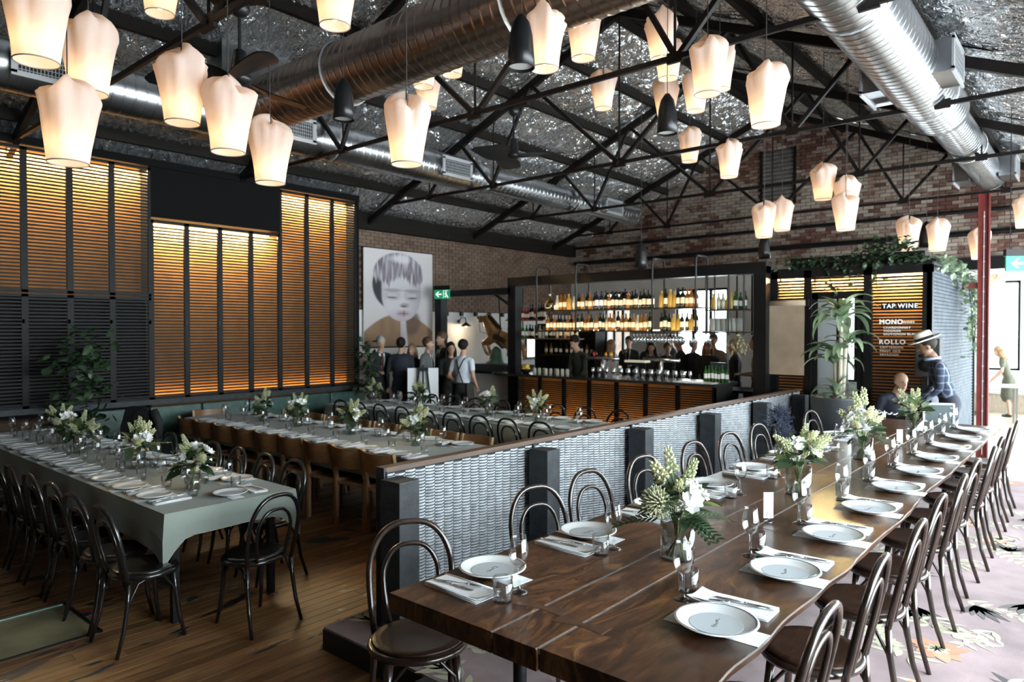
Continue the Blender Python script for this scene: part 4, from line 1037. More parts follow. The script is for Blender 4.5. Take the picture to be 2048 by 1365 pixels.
def bouquet(label, r, h, seed, spec, spread, height):
    t = thing('flower_bouquet', label, 'flowers', (0,0,0), 0, group='table bouquets')
    rg = rnd(seed); inst('stems', stems_mesh(r, h, seed), t)
    C0 = Vector((0, 0, h+.03))
    def place(name, me, d, dist, s=1, roll=None):
        d = Vector(d).normalized(); p = C0+Vector((d.x*spread, d.y*spread, d.z*height))*dist
        q = d.to_track_quat('Z', 'Y').to_matrix().to_4x4() @ Matrix.Rotation(rg.uniform(0, 6), 4, 'Z')
        inst(name, me, t, M=Matrix.Translation(p) @ q @ Matrix.Scale(s, 4))
    def placeleaf(name, me, d, dist, s=1):
        d = Vector(d).normalized(); p = C0+Vector((d.x*spread, d.y*spread, d.z*height))*dist
        side = d.cross(Vector((0,0,1))); side = side.normalized() if side.length > .01 else Vector((1,0,0))
        up = side.cross(d).normalized(); M = Matrix((side, d, up)).transposed().to_4x4()
        inst(name, me, t, M=Matrix.Translation(p) @ M @ Matrix.Rotation(rg.uniform(-.5,.5), 4, 'Y') @ Matrix.Scale(s, 4))
    for (name, me, d, dist, s) in spec.get('hero', []): place(name, me, d, dist, s)
    def rdir(lo, hi):
        a = rg.uniform(0, 2*PI); e = rg.uniform(lo, hi); return (math.cos(a)*math.cos(e), math.sin(a)*math.cos(e), math.sin(e))
    for (name, me, n, lo, hi, dist, s) in spec['bloom']:
        for k in range(n): place(name, me, rdir(lo, hi), dist*rg.uniform(.85, 1.1), s*rg.uniform(.85, 1.15))
    for (name, me, n, lo, hi, dist, s) in spec['leaf']:
        for k in range(n): placeleaf(name, me, rdir(lo, hi), dist*rg.uniform(.7, 1.1), s*rg.uniform(.8, 1.2))
    return t
def camdir(a, e): # helper for turning heroes towards where the photo shows them: angle in room plan
    return (math.cos(a)*math.cos(e), math.sin(a)*math.cos(e), math.sin(e))
cA = math.radians(-52)  # towards the viewer
A = bouquet('cream chrysanthemum and white freesia bouquet nearest the viewer on the communal table', .075, .17, 31,
  dict(hero=[('chrysanthemum', MUM, camdir(cA-1.1,.35), .72, 1.25), ('flower_spike', SPK, camdir(2.6,1.2), .8, .85), ('flower_spike', SPK, camdir(.9,1.15), .65, .8), ('flower_spike', SPK2, camdir(3.4,1.0), .7, .9), ('round_bud', BUD, camdir(.2,1.1), .6, 1.2), ('white_blossom', BLO, camdir(cA+.35,.55), .68, 1.2), ('white_blossom', BLO, camdir(.4,.6), .72, .9)],
   bloom=[('berry_cluster', BER, 5, .1, .8, .72, 1.1), ('flower_spike', SPK2, 3, .3, 1.0, .55, .7), ('white_blossom', BLO1, 3, .3, 1.0, .75, .7)],
   leaf=[('large_leaf', LF_BIG, 4, -.25, .3, .35, .95), ('leaf', LF_MED, 18, -.2, 1.1, .45, 1.0), ('leaf', LF_GR, 26, 0, 1.3, .5, 1.0), ('leaf', LF_OL, 14, .1, 1.3, .55, 1.0), ('leafy_sprig', SPR, 5, -.35, .25, .4, 1.0)]), .15, .22)
A.location = (-1.42, 2.77, TZ+.001)
placeq = [(-1.42,4.33,'second'), (-1.43,5.82,'third'), (-1.39,7.52,'last')]
spB = dict(bloom=[('flower_spike', SPK, 6, .5, 1.4, .8, .75), ('white_blossom', BLO, 5, .2, 1.0, .75, 1.0), ('chrysanthemum', MUM, 1, .3, .6, .7, .8), ('berry_cluster', BER, 4, .1, .8, .72, 1.0), ('flower_spike', SPK2, 5, .3, 1.2, .65, .75)],
   leaf=[('large_leaf', LF_BIG, 4, -.3, .3, .35, .95), ('leaf', LF_MED, 16, -.2, .9, .45, 1.0), ('leaf', LF_OL, 22, 0, 1.3, .55, 1.1), ('leaf', LF_GR, 12, 0, 1.2, .5, 1.0), ('leafy_sprig', SPR2, 4, -.3, .4, .4, 1.0)])
B = bouquet('cream and lime bouquet with big dark leaves, second from the viewer on the communal table', .075, .17, 32, spB, .15, .21); B.location = (-1.42, 4.33, TZ+.001)
spC = dict(bloom=[('white_blossom', BLO, 9, .2, 1.3, .8, 1.15), ('flower_spike', SPK2, 7, .3, 1.3, .72, .9), ('flower_spike', SPK, 2, 1.1, 1.45, 1.0, 1.0), ('chrysanthemum', MUM, 2, .2, .7, .7, .7)],
   leaf=[('leaf', LF_MED, 10, -.3, .4, .5, 1.0), ('leaf', LF_GR, 14, -.1, .9, .55, 1.1), ('leafy_sprig', SPR, 4, -.35, .2, .45, 1.0)])
C_ = bouquet('pale cream and white bouquet, third from the viewer on the communal table', .075, .17, 33, spC, .16, .2); C_.location = (-1.43, 5.82, TZ+.001)
spD = dict(bloom=[('flower_spike', SPK, 7, .4, 1.4, .75, .75), ('white_blossom', BLO, 3, .3, 1.0, .75, 1.1), ('flower_spike', SPK2, 3, .2, 1, .7, .9)],
   leaf=[('large_leaf', LF_BIG, 5, -.2, .6, .4, .9), ('leaf', LF_OL, 22, 0, 1.3, .5, 1.2), ('leaf', LF_GR, 10, 0, 1.0, .6, 1.2)])
D_ = bouquet('olive green and cream bouquet at the far end of the communal table', .075, .17, 34, spD, .16, .2); D_.location = (-1.39, 7.52, TZ+.001)
def vase(x, y, z, me, r, h, label):
    v = inst('glass_vase', me, None, (x, y, z), label=label, cat='vase', group='glass vases')
    MB().lathe([(.001,.013),(r-.004,.013),(r-.004,h*.62),(.001,h*.62)], 28).obj('water', WATER, v, smooth=False)
for (x, y, n) in ((-1.42,2.77,'nearest the viewer'), (-1.42,4.33,'second from the viewer'), (-1.43,5.82,'third from the viewer'), (-1.39,7.52,'at the far end')):
    vase(x, y, TZ, VB, .075, .17, 'clear glass cylinder vase on the communal table, '+n)
spE = dict(bloom=[('white_blossom', BLO, 3, .2, .9, .75, 1.1), ('flower_spike', SPK, 5, .5, 1.4, .85, .62), ('berry_cluster', BER, 3, .1, .8, .7, 1.0), ('flower_spike', SPK2, 3, .3, 1.0, .7, .9)],
   leaf=[('large_leaf', LF_BIG, 5, -.25, .3, .35, .85), ('leaf', LF_MED, 16, -.1, 1.2, .5, 1.0), ('leaf', LF_OL, 16, .0, 1.3, .55, 1.1), ('leafy_sprig', SPR, 2, -.2, .5, .4, .9)])
E1 = bouquet('x', .055, .14, 41, spE, .12, .19); E2 = bouquet('x', .055, .14, 42, spE, .13, .17); E3 = bouquet('x', .055, .14, 43, dict(spE, bloom=[('chrysanthemum', MUM, 1, .3, .6, .75, .8), ('white_blossom', BLO, 3, .2, .9, .8, 1.2), ('flower_spike', SPK, 5, .5, 1.4, .85, .6), ('berry_cluster', BER, 3, .1, .8, .7, 1.0)]), .13, .18)
k = 0
for (pts, tn) in (([(-4.97,2.28),(-6.07,2.34),(-7.25,2.28),(-8.0,2.36)], 'front'), ([(-5.2,4.6),(-6.28,4.62),(-7.3,4.6),(-8.0,4.56)], 'middle'), ([(-5.46,6.85),(-6.28,6.85),(-7.64,6.85),(-8.67,6.85)], 'farthest')):
    for i, (x, y) in enumerate(pts):
        lab = 'small green and white bouquet on the %s green table, %s from right' % (tn, ORD[i])
        P_ = (E3, E1, E2)[k % 3]; put(P_, x, y, .754, k*1.7, lab, 'table bouquets')
        vase(x, y, .7535, VS, .055, .14, 'small glass vase on the %s green table, %s from right' % (tn, ORD[i])); k += 1
# table number cards in wire stands
for (x, y, n, rz) in ((-1.33,3.6,'between the first two bouquets', .75), (-1.33,6.6,'near the far bouquets', .75)):
    t = thing('table_sign', 'narrow white card in a small wire stand, '+n, 'table sign', (x, y, TZ), rz)
    MB().box(-.026, .026, -.0012, .0012, .02, .155).obj('paper_card', PAPER, t)
    MB().box(-.016, -.0155, -.002, -.0012, .04, .14).tube([(-.012,-.0018,.135),(.004,-.0018,.12),(-.006,-.0018,.1),(.01,-.0018,.09),(-.004,-.0018,.07)], .0006, 4).obj('handwriting', INK, t)
    MB().tube([(.012*math.cos(a), -.004, .038+.012*math.sin(a)) for a in [2*PI*i/16 for i in range(16)]], .0012, 5, closed=True).tube([(0,-.004,.026),(0,-.002,.004)], .0012, 5).tube([(.02*math.cos(a), .02*math.sin(a), .002) for a in [2*PI*i/16 for i in range(16)]], .0014, 5, closed=True).obj('wire_stand', STEEL, t, smooth=True)
# ================================================================ bar
bar = thing('bar_counter', 'long dark bar with backlit slatted front', 'bar', (0,0,0))
BF, bx0, bx1 = 9.6, -8.1, -4.34
st = [-8.1,-7.58,-7.06,-6.54,-6.01,-5.48,-4.93,-4.34]
MB().box(bx0, bx1, BF+.2, BF+.24, 0, 1.06).obj('back_board', BACKB, bar)
MB().box(bx0, bx1, BF+.24, BF+.55, 0, 1.06).obj('cabinet', SLAT, bar)
MB().box(bx0-.04, bx0, BF-.02, BF+.55, 0, 1.06).obj('end_panel', SLAT, bar); MB().box(bx1, bx1+.04, BF-.02, BF+.55, 0, 1.06).obj('end_panel', SLAT, bar)
for x in st: MB().box(x-.03, x+.03, BF-.02, BF+.03, 0, 1.06).obj('stile', SLAT, bar)
for i in range(len(st)-1):
    w_ = st[i+1]-st[i]-.06; me = MB().box(-w_/2, w_/2, -.01, .01, -.0095, .0095).mesh('slat', SLAT)
    for k in range(27): inst('slat', me, bar, ((st[i]+st[i+1])/2, BF+.005, .1+k*.0345))
MB().box(bx0, bx1, BF-.01, BF+.25, 0, .07).obj('plinth', SLAT, bar)
MB().box(bx0+.05, bx1-.05, BF+.12, BF+.14, .072, .09).obj('led_strip', LEDS, bar)
area('led_light', ((bx0+bx1)/2, BF+.145, .085), (math.radians(174), 0, 0), bx1-bx0-.1, .03, 190, parent=None)
top = MB(); N = 10; pts = [(-4.26,9.42),(-4.26,10.25),(-8.3,10.25)]+[(-8.4-.4*math.sin(a), 9.84+.42*math.cos(a)) for a in [PI*i/N for i in range(N+1)]]+[(-8.3,9.42)]
n = len(pts); top.add([(x, y, 1.07) for x, y in pts]+[(x, y, 1.115) for x, y in pts], [tuple(range(n)), tuple(range(2*n-1, n-1, -1))]+[(i, n+i, n+(i+1) % n, (i+1) % n) for i in range(n)])
top.obj('counter_top', mat('dark_glossy_counter', (.02,.017,.016), .18, 0, .5, coat=.5), bar)
sc_ = thing('service_counter', 'low dark service counter right of the bar with pale top', 'counter', (0,0,0))
MB().box(-4.2, -3.85, 10.3, 11.0, 0, .93).obj('body', SLAT, sc_); MB().box(-4.62, -3.82, 10.28, 11.02, .93, .97).obj('top', SLAT, sc_)
MB().box(-4.95, -4.35, 9.5, 9.75, 1.1155, 1.125).obj('tray_mat', mat('pale_bar_mat', (.5,.46,.42), .5), None, label='pale flat tray lying on the right end of the bar', cat='tray')
back = thing('back_bar_cabinet', 'tall black back-bar cabinet behind the bartender', 'cabinet', (-8.5, 11.6, 0))
MB().box(-.8, .75, 0, .4, 0, .95).obj('base', SLAT, back); MB().box(-.8, .75, .35, .4, .95, 2.0).box(-.8,-.76,0,.4,.95,2).box(.71,.75,0,.4,.95,2).obj('back_panel', SLAT, back)
for z in (1.35, 1.7, 2.0): MB().box(-.76, .71, .05, .36, z, z+.03).obj('shelf', SLAT, back)
# pergola frame over the bar
pg = thing('bar_pergola', 'black steel frame standing over the bar', 'frame', (0,0,0))
for x in (-8.36, -3.74): MB().box(x-.09, x+.09, 9.74, 9.92, 0, 2.8).obj('post', BLACK, pg)
MB().box(-8.45, -3.65, 9.73, 9.93, 2.7, 2.86).obj('beam', BLACK, pg)
MB().box(-10.35, -8.4, 9.74, 9.9, 2.56, 2.68).obj('beam', BLACK, pg); MB().box(-10.4, -10.22, 9.72, 9.9, 0, 2.72).obj('post', BLACK, pg)
MB().bar((-8.36, 9.83, 2.3), (-8.9, 9.83, 2.6), .04, .04).obj('knee_brace', BLACK, pg)
# hanging pipe shelves
SHM = mat('dark_shelf_steel', (.015,.014,.014), .5)
sh = thing('hanging_shelf', 'wide black pipe shelf unit of bottles hung over the bar', 'shelf', (0,0,0))
for x in (-7.72,-6.87,-5.41,-4.68):
    MB().tube([(x,9.68,1.84),(x,9.68,2.95),(x,9.7,3.0),(x,9.74,3.02),(x,10.0,3.02),(x,10.05,2.99),(x,10.07,2.94),(x,10.07,1.84)], .016, 8).obj('pipe_frame', SHM, sh, smooth=True)
for z in (1.885, 2.245): MB().box(-7.75, -4.64, 9.7, 10.08, z-.02, z).obj('shelf_board', SHM, sh)
for z in (1.885, 2.245):
    MB().box(-7.7, -4.7, 10.06, 10.075, z+.001, z+.012).obj('led_strip', LEDS, sh)
    area('led_light', (-6.2, 9.715, z+.012), (math.radians(148), 0, 0), 3.0, .02, 3.2, (1,.74,.4))
sh2 = thing('hanging_shelf', 'narrow black pipe shelf with clear and green bottles by the right bar post', 'shelf', (0,0,0))
for x in (-4.55, -4.2, -3.97): MB().tube([(x,9.75,1.82),(x,9.75,2.7)], .014, 8).tube([(x,10.05,1.82),(x,10.05,2.7)], .014, 8).obj('pipe_frame', SHM, sh2)
for z in (1.87, 2.2): MB().box(-4.6, -3.92, 9.73, 10.08, z-.018, z).obj('shelf_board', SHM, sh2)
sh3 = thing('pipe_shelf', 'copper-edged wall shelf of bottles left of the bar', 'shelf', (0,0,0))
for z in (1.74, 2.09): MB().box(-8.75, -7.3 if z < 2 else -8.05, 10.3, 10.55, z-.02, z).obj('shelf_board', mat('copper_edge', (.35,.16,.11), .4, .6), sh3)
for x in (-8.72, -7.8): MB().tube([(x, 10.5, 1.7), (x, 10.5, 2.72 if x < -8 else 1.95)], .012, 6).obj('upright', BLACK, sh3)
for x, L_ in ((-7.8, 1.74),): pass
# bottles
def bottle_mesh(r, h, neck, gm, lm, lab=(.2,.5), slope=.62):
    mb = MB().lathe([(.001,0),(r*.95,0),(r,.008),(r,h*slope),(r*.85,h*(slope+.06)),(neck,h*(slope+.16)),(neck,h*.96),(neck*1.2,h*.965),(neck*1.2,h),(.001,h)], 14)
    lb = MB().lathe([(r+.0012,h*lab[0]),(r+.0012,h*lab[1])], 14)
    return mb.mesh('bottle', gm, True), (lb.mesh('label', lm, True) if lm else None)
def gl(name, c, tr=.5, rough=.08):
    m, nt, b = base(name); b.inputs['Base Color'].default_value = (*c, 1); b.inputs['Roughness'].default_value = rough
    out = nt.nodes['Material Output']; t = nd(nt, 'ShaderNodeBsdfTranslucent'); t.inputs[0].default_value = (*c, 1)
    x = nd(nt, 'ShaderNodeMixShader'); x.inputs[0].default_value = tr; nt.links.new(b.outputs[0], x.inputs[1]); nt.links.new(t.outputs[0], x.inputs[2]); nt.links.new(x.outputs[0], out.inputs[0]); return m
LABC = mat('cream_label', (.8,.72,.55), .6); LABW = mat('white_label', (.8,.8,.76), .6)
BT = {'dark wine': bottle_mesh(.036,.3,.014, gl('dark_bottle_glass', (.02,.022,.015)), LABC), 'amber': bottle_mesh(.038,.28,.015, gl('amber_bottle_glass', (.5,.22,.04), .6), LABC),
 'blue-black': bottle_mesh(.036,.31,.013, gl('blue_black_glass', (.02,.025,.05)), LABW), 'clear gold': bottle_mesh(.04,.27,.016, gl('gold_bottle_glass', (.75,.55,.15), .6), None),
 'green': bottle_mesh(.036,.3,.014, gl('green_bottle_glass', (.06,.2,.05), .6), LABW), 'red': bottle_mesh(.03,.24,.012, gl('red_bottle_glass', (.4,.05,.03), .5), LABW), 'pale': bottle_mesh(.036,.26,.018, gl('pale_bottle_glass', (.75,.72,.6), .5), LABC)}
def bottles(kinds, x0, x1, y, z, n, where, seed, s=1):
    rg = rnd(seed)
    for i in range(n):
        k = kinds[rg.randrange(len(kinds))]; b_, l_ = BT[k]; sc = s*rg.uniform(.9, 1.06)
        o = inst('bottle', b_, None, (x0+(x1-x0)*(i+.5)/n+rg.uniform(-.008,.008), y+rg.uniform(-.02,.02), z+.001), rg.uniform(-.6,.6)-.7, scale=(sc,)*3, label='%s bottle %s, %s from left' % (k, where, ordw(i+1)), cat='bottle', group='bottles at the bar')
        if l_: inst('label', l_, o)
bottles(['pale','amber','clear gold'], -7.42, -7.0, 9.85, 2.245, 5, 'on upper hanging shelf, left bay', 1)
bottles(['dark wine','blue-black','amber','dark wine'], -6.95, -5.45, 9.85, 2.245, 20, 'on upper hanging shelf, middle bay', 2)
bottles(['dark wine','clear gold','dark wine','amber'], -5.38, -4.72, 9.85, 2.245, 9, 'on upper hanging shelf, right bay', 3)
bottles(['dark wine','amber','dark wine','pale'], -7.62, -5.5, 9.83, 1.885, 29, 'on lower hanging shelf, left part', 4)
bottles(['dark wine','clear gold','dark wine'], -5.36, -4.72, 9.83, 1.885, 9, 'on lower hanging shelf, right part', 5)
bottles(['clear gold','green','green','pale'], -4.52, -3.98, 9.9, 2.2, 8, 'on the narrow shelf by the post', 6, .9)
bottles(['red','red','blue-black'], -8.68, -8.1, 10.42, 2.09, 9, 'on top copper shelf', 7)
bottles(['pale','green','amber','dark wine'], -8.68, -7.35, 10.42, 1.74, 16, 'on bottom copper shelf', 8, .9)
bottles(['pale','amber','dark wine'], -9.2, -7.9, 11.8, 1.38, 10, 'in the black back-bar cabinet', 9, .85)
bottles(['green'], -4.68, -4.3, 9.98, 1.115, 7, 'standing on the right end of the bar', 10, .8)
# demijohn on the upper shelf
dj = inst('demijohn', MB().lathe([(.001,0),(.07,0),(.09,.03),(.095,.1),(.08,.15),(.03,.2),(.018,.24),(.018,.31),(.024,.315),(.001,.32)], 20).mesh('demijohn', thin_glass('straw_glass', (.75,.66,.42), .9, .05, 1.5, 1, .08), True), None, (-7.56, 9.86, 2.246), label='round straw-coloured demijohn at the left end of the upper hanging shelf', cat='bottle')
MB().lathe([(.019,.262),(.02,.262),(.02,.29),(.019,.29)], 14).obj('neck_band', LABC, dj, smooth=True)
# glass vases on the narrow shelf
VT = MB().lathe([(.001,0),(.035,0),(.04,.01),(.048,.2),(.046,.2),(.037,.015),(.001,.012)], 18).mesh('water_jug', gl('frosty_glass', (.8,.8,.75), .6), True)
for i in range(6): inst('water_jug', VT, None, (-4.5+i*.08, 9.9, 1.871), label='tall frosted glass jug on lower narrow shelf, %s from left' % ORD[i], cat='jug', group='frosted jugs')
# hanging stemware rack
rk = thing('stemware_rack', 'black rail rack holding upside-down glasses under the shelf', 'rack', (0,0,0))
for y in (9.78, 9.86, 9.98): MB().bar((-5.85, y, 1.85), (-4.45, y, 1.85), .012, .012).obj('rail', BLACK, rk)
BGLASS = thin_glass('bar_stemware', (.93,.94,.93), 1, .06, 1.5, 1.2, .3); WGB = WGL.copy(); WGB.materials[0] = BGLASS
for i in range(22):
    inst('wine_glass', WGB, None, (-5.82+i*.062, 9.82, 1.855), rot=(PI,0,0), scale=(.72,.72,.72), label='upside-down wine glass hanging over the bar, %s from left' % ordw(i+1), cat='wine glass', group='hanging wine glasses')
# glassware and fittings standing on the bar
for i in range(26):
    x = -6.45+i*.068; inst('wine_glass', WGB, None, (x, 9.58+.07*(i % 2), 1.116), scale=(.8,.8,.75), label='small wine glass in the crowd on the bar top, %s from left' % ordw(i+1), cat='wine glass', group='glasses on the bar top')
TAPM = mat('brushed_steel', (.6,.58,.55), .3, 1)
for i, (x, y) in enumerate(((-6.5, 9.95), (-5.4, 9.95))):
    t = thing('beer_tap_tower', ['T-shaped steel tap tower left of the bar glasses','T-shaped steel tap tower right of the bar glasses'][i], 'tap', (x, y, 1.115))
    MB().tube([(0,0,0),(0,0,.3)], .035, 14).obj('column', TAPM, t, smooth=True); MB().tube([(-.32,0,.3),(.32,0,.3)], .03, 12).obj('cross_tube', TAPM, t, smooth=True)
    for k in range(5): MB().tube([(-.24+.12*k,-.03,.29),(-.24+.12*k,-.07,.25)], .009, 6).tube([(-.24+.12*k,-.02,.31),(-.24+.12*k,-.03,.41)], [.008,.012], 6).obj('tap_handle', BLACK, t)
pc = thing('point_of_sale_screen', 'tilted dark till screen on the bar behind the green bottles', 'screen', (-4.55, 10.2, 1.115), -.3)
MB().box(-.16, .16, -.01, .01, .08, .28).obj('display', mat('dark_screen', (.03,.05,.06), .2), pc, bevel=.004); MB().box(-.06, .06, -.02, .08, 0, .09).obj('stand', BLACK, pc)
tb = thing('menu_tray', 'black tilted drip tray among the bar glasses', 'tray', (-5.75, 9.8, 1.36), 0)
MB().box(-.2, .2, -.08, .1, 0, .015).obj('panel', BLACK, tb); MB().box(-.19, .19, -.07, .09, .015, .05).obj('paper_stack', LABC, tb); MB().tube([(-.15,0,-.245),(-.15,0,0)], .008, 6).tube([(.15,0,-.245),(.15,0,0)], .008, 6).obj('stand_leg', BLACK, tb)
LEM = mat('lemon_skin', (.75,.5,.04), .45, bump=.3, bscale=120)
fb = inst('fruit_bowl', MB().lathe([(.001,0),(.05,0),(.1,.04),(.125,.08),(.12,.08),(.095,.045),(.001,.01)], 20).mesh('fruit_bowl', BLACK, True), None, (-8.0, 9.72, 1.115), label='dark bowl of lemons at the left end of the bar', cat='bowl')
rg = rnd(5)
for i, (x, y, z) in enumerate([(-.05,0,.06),(.05,.02,.06),(0,-.06,.06),(.0,.06,.065),(-.03,-.01,.11),(.04,-.03,.11),(.01,.035,.115)]):
    o = inst('lemon', MB().ell((0,0,0), (.033,.033,.042), 12, 8).mesh('lemon', LEM, True), None, (-8.0+x, 9.72+y, 1.125+z), rot=(rg.uniform(0,3),rg.uniform(0,3),0), label='yellow lemon in the bar fruit bowl, %s of the heap' % ORD[i], cat='lemon', group='lemons in the bowl')
JAR = MB().lathe([(.001,0),(.03,0),(.032,.005),(.032,.08),(.026,.09),(.026,.1),(.001,.1)], 14).mesh('jar', gl('jar_glass', (.7,.66,.55), .5), True)
for i in range(9): inst('jar', JAR, None, (-7.82+i*.085, 9.75+.03*(i % 3), 1.116), label='small glass jar on the bar beside the lemons, %s from left' % ORD[i], cat='jar', group='jars on the bar')
for i, (x, c) in enumerate(((-6.66,(.6,.06,.04)), (-6.42,(.75,.3,.03)), (-6.33,(.8,.4,.05)))):
    o = inst('fruit', MB().ell((0,0,.04), (.042,.042,.04), 14, 10).tube([(0,0,.078),(.004,0,.092)], .003, 5).mesh('fruit', mat('fruit_skin', c, .4), True), None, (x, 9.95, 1.445), label=['red fruit resting on the left tap tower','orange fruit on the left tap tower, middle one','orange fruit on the left tap tower, right one'][i], cat='fruit')
# small brass and glass lanterns on the copper shelves
BRASS = mat('aged_brass', (.55,.36,.12), .35, .8)
for i, (z, lab, cm) in enumerate(((2.09,'amber glass table lantern glowing at the left end of the top copper shelf', emit('amber_glow', (1,.4,.08), 1.6)), (1.74,'brass table lantern at the left end of the bottom copper shelf', emit('soft_glow', (1,.75,.35), .9)))):
    t = thing('table_lantern', lab, 'lantern', (-8.68, 10.12, z-.0)); MB().box(-.07,.07,-.07,.07,0,.02).obj('base', BRASS, t); MB().lathe([(.05,.02),(.06,.06),(.05,.16)], 8).obj('glass_body', cm, t)
    for k in range(4): a = PI/4+k*PI/2; MB().tube([(.075*math.cos(a),.075*math.sin(a),.02),(.075*math.cos(a),.075*math.sin(a),.17)], .006, 5).obj('corner_bar', BRASS, t)
    MB().lathe([(.1,.165),(.06,.22),(.025,.25),(.02,.28),(.001,.285)], 8).obj('roof_cap', BRASS, t); MB().tube([(.022*math.cos(a),0,.3+.022*math.sin(a)) for a in [2*PI*q/12 for q in range(12)]], .004, 5, closed=True).obj('ring', BRASS, t)
    MB().box(-.09,.09,-.09,.25,-.02,-.0005).obj('bracket', BRASS, t)
# dried flowers hanging from the pergola
dh = thing('dried_bunch', 'dried flower bunch hanging upside down by the right bar post', 'dried flowers', (-4.05, 9.735, 1.853)); rg = rnd(17); mb = MB()
for i in range(60):
    d = Vector((rg.gauss(0,.35), rg.gauss(0,.2), -1)).normalized(); L_ = rg.uniform(.12,.32); mb.tube([(0,0,0), d*L_], .002, 3); mb.ell(d*L_, (.018,.012,.022), 5, 4)
mb.obj('dried_stems', leafmat('dried_plant', (.2,.17,.09), (.4,.34,.2)), dh); MB().tube([(.02*math.cos(a),.02*math.sin(a),-.03) for a in [2*PI*q/10 for q in range(10)]], .006, 5, closed=True).obj('twine', LABC, dh)
# ================================================================ wine kiosk with lit slats
ky, k0, k1, kz = 10.0, -3.62, -1.68, 2.72
kk = thing('wine_kiosk', 'black slatted wine kiosk with backlit front and lettering', 'kiosk', (0,0,0))
def kslats(x0, x1, z0, z1, pitch=.0415):
    w_ = x1-x0; me = MB().box(-w_/2, w_/2, -.012, .012, -.0125, .0125).mesh('slat', SLAT); z = z0+.02
    while z < z1: inst('slat', me, kk, ((x0+x1)/2, ky, z)); z += pitch
for x in (-3.62, -3.16, -2.4, -1.72): MB().box(x-.05, x+.05, ky-.03, ky+.05, PZ, kz).obj('post', SLAT, kk)
kslats(-3.57, -3.21, PZ+.1, kz-.1); kslats(-3.11, -2.45, 2.42, kz-.1); kslats(-2.35, -1.77, PZ+.1, kz-.1)
MB().box(-3.67, -1.66, ky-.03, ky+.06, kz-.1, kz+.04).obj('head_beam', SLAT, kk)
MB().box(-3.62, -3.13, ky+.16, ky+.19, PZ, kz-.05).obj('back_board', BACKB, kk); MB().box(-3.11, -2.45, ky+.16, ky+.19, 2.38, kz-.05).obj('back_board', BACKB, kk); MB().box(-2.44, -1.74, ky+.16, ky+.19, PZ, kz-.05).box(-2.44,-2.41,ky,ky+.16,PZ,kz-.05).obj('back_board', BACKB, kk)
MB().box(-3.67, -1.66, ky, ky+3.8, kz+.0, kz+.04).obj('roof_panel', SLAT, kk)
for (a, b) in ((-3.57,-3.21), (-3.11,-2.45), (-2.35,-1.77)):
    MB().box(a, b, ky+.13, ky+.15, kz-.115, kz-.1).obj('led_strip', LEDS, kk)
    area('led_light', ((a+b)/2, ky+.09, kz-.108), (math.radians(-8), 0, 0), b-a, .03, 190*(b-a), (1,.7,.32))
# door frame with glass
for x in (-3.07, -2.49): MB().box(x-.04, x+.04, ky, ky+.05, PZ, 2.4).obj('door_stile', SLAT, kk)
MB().box(-3.11, -2.45, ky, ky+.05, 2.32, 2.42).obj('door_head', SLAT, kk); MB().box(-3.11, -2.45, ky, ky+.05, PZ, PZ+.35).obj('door_kick_panel', SLAT, kk)
MB().box(-3.03, -2.53, ky+.02, ky+.025, PZ+.35, 2.32).obj('door_glass', PANE, kk); MB().box(-2.79, -2.76, ky+.005, ky+.045, PZ+.35, 2.32).obj('door_mullion', SLAT, kk)
MB().box(-3.67, -3.63, ky, ky+3.8, PZ, kz).obj('side_panel', SLAT, kk)
# weatherboard side facing the windows
SIDE = mat('blue_grey_boards', (.075,.085,.1), .7, 0, .15, vary=.25, vscale=6)
MB().box(-1.75, -1.72, ky+.05, ky+3.8, PZ-.1, kz).obj('side_backing', SLAT, kk)
me = MB().add([(0,-1.86,0),(0,1.86,0),(.022,1.86,.006),(.022,-1.86,.006),(.008,-1.86,.044),(.008,1.86,.044)], [(0,1,2,3),(3,2,5,4)]).mesh('side_board', SIDE)
z = PZ-.08
while z < kz-.05: inst('side_board', me, kk, (-1.72, ky+1.93, z)); z += .0485
MB().box(-1.72, -1.66, ky-.03, ky+.07, PZ, kz).obj('corner_post', SLAT, kk); MB().box(-1.75, -1.68, ky+3.78, ky+3.84, PZ-.1, kz).obj('corner_post', SLAT, kk)
# white lettering on the slats
LET = mat('white_lettering', (.85,.85,.83), .6)
def text(s, x, z, size, parent, y=ky-.02, m=LET, bold=.0, rz=0, sp=1.0, name='lettering', rx=PI/2, align='LEFT'):
    c = bpy.data.curves.new(name, 'FONT'); c.body = s; c.size = size; c.extrude = .003; c.offset = bold; c.space_character = sp; c.align_x = align; c.resolution_u = 3; c.materials.append(m)
    me_ = bake(bpy.data.objects.new('t', c)); bpy.data.curves.remove(c)
    return inst(name, me_, parent, (x, y, z), rot=(rx, 0, rz))
bk = MB().box(-2.24, -1.82, ky-.018, ky-.012, 2.175, 2.245).obj('letter_board', SLAT, kk)
text('TAP', -2.225, 2.18, .078, kk, bold=.0015, sp=1.15); text(':', -2.075, 2.185, .078, kk, m=mat('orange_letter', (.7,.25,.04), .6), bold=.002); text('WINE', -2.045, 2.18, .078, kk, bold=.0015, sp=1.2)
text('MONO', -2.26, 1.975, .082, kk, bold=.002, sp=1.1); text('WINES', -1.985, 1.985, .04, kk, sp=1.1)
for i, s in enumerate(('CHARDONNAY', 'VIOGNIER', 'SAUVIGNON BLANC')): text(s, -2.21, 1.915-.042*i, .04, kk, sp=1.15)
text('ROLLO', -2.26, 1.715, .082, kk, bold=.002, sp=1.25)
for i, s in enumerate(('CRITTENDEN', 'PINOT GRIS', 'SAVAGNIN')): text(s, -2.25, 1.66-.048*i, .04, kk, sp=1.15)
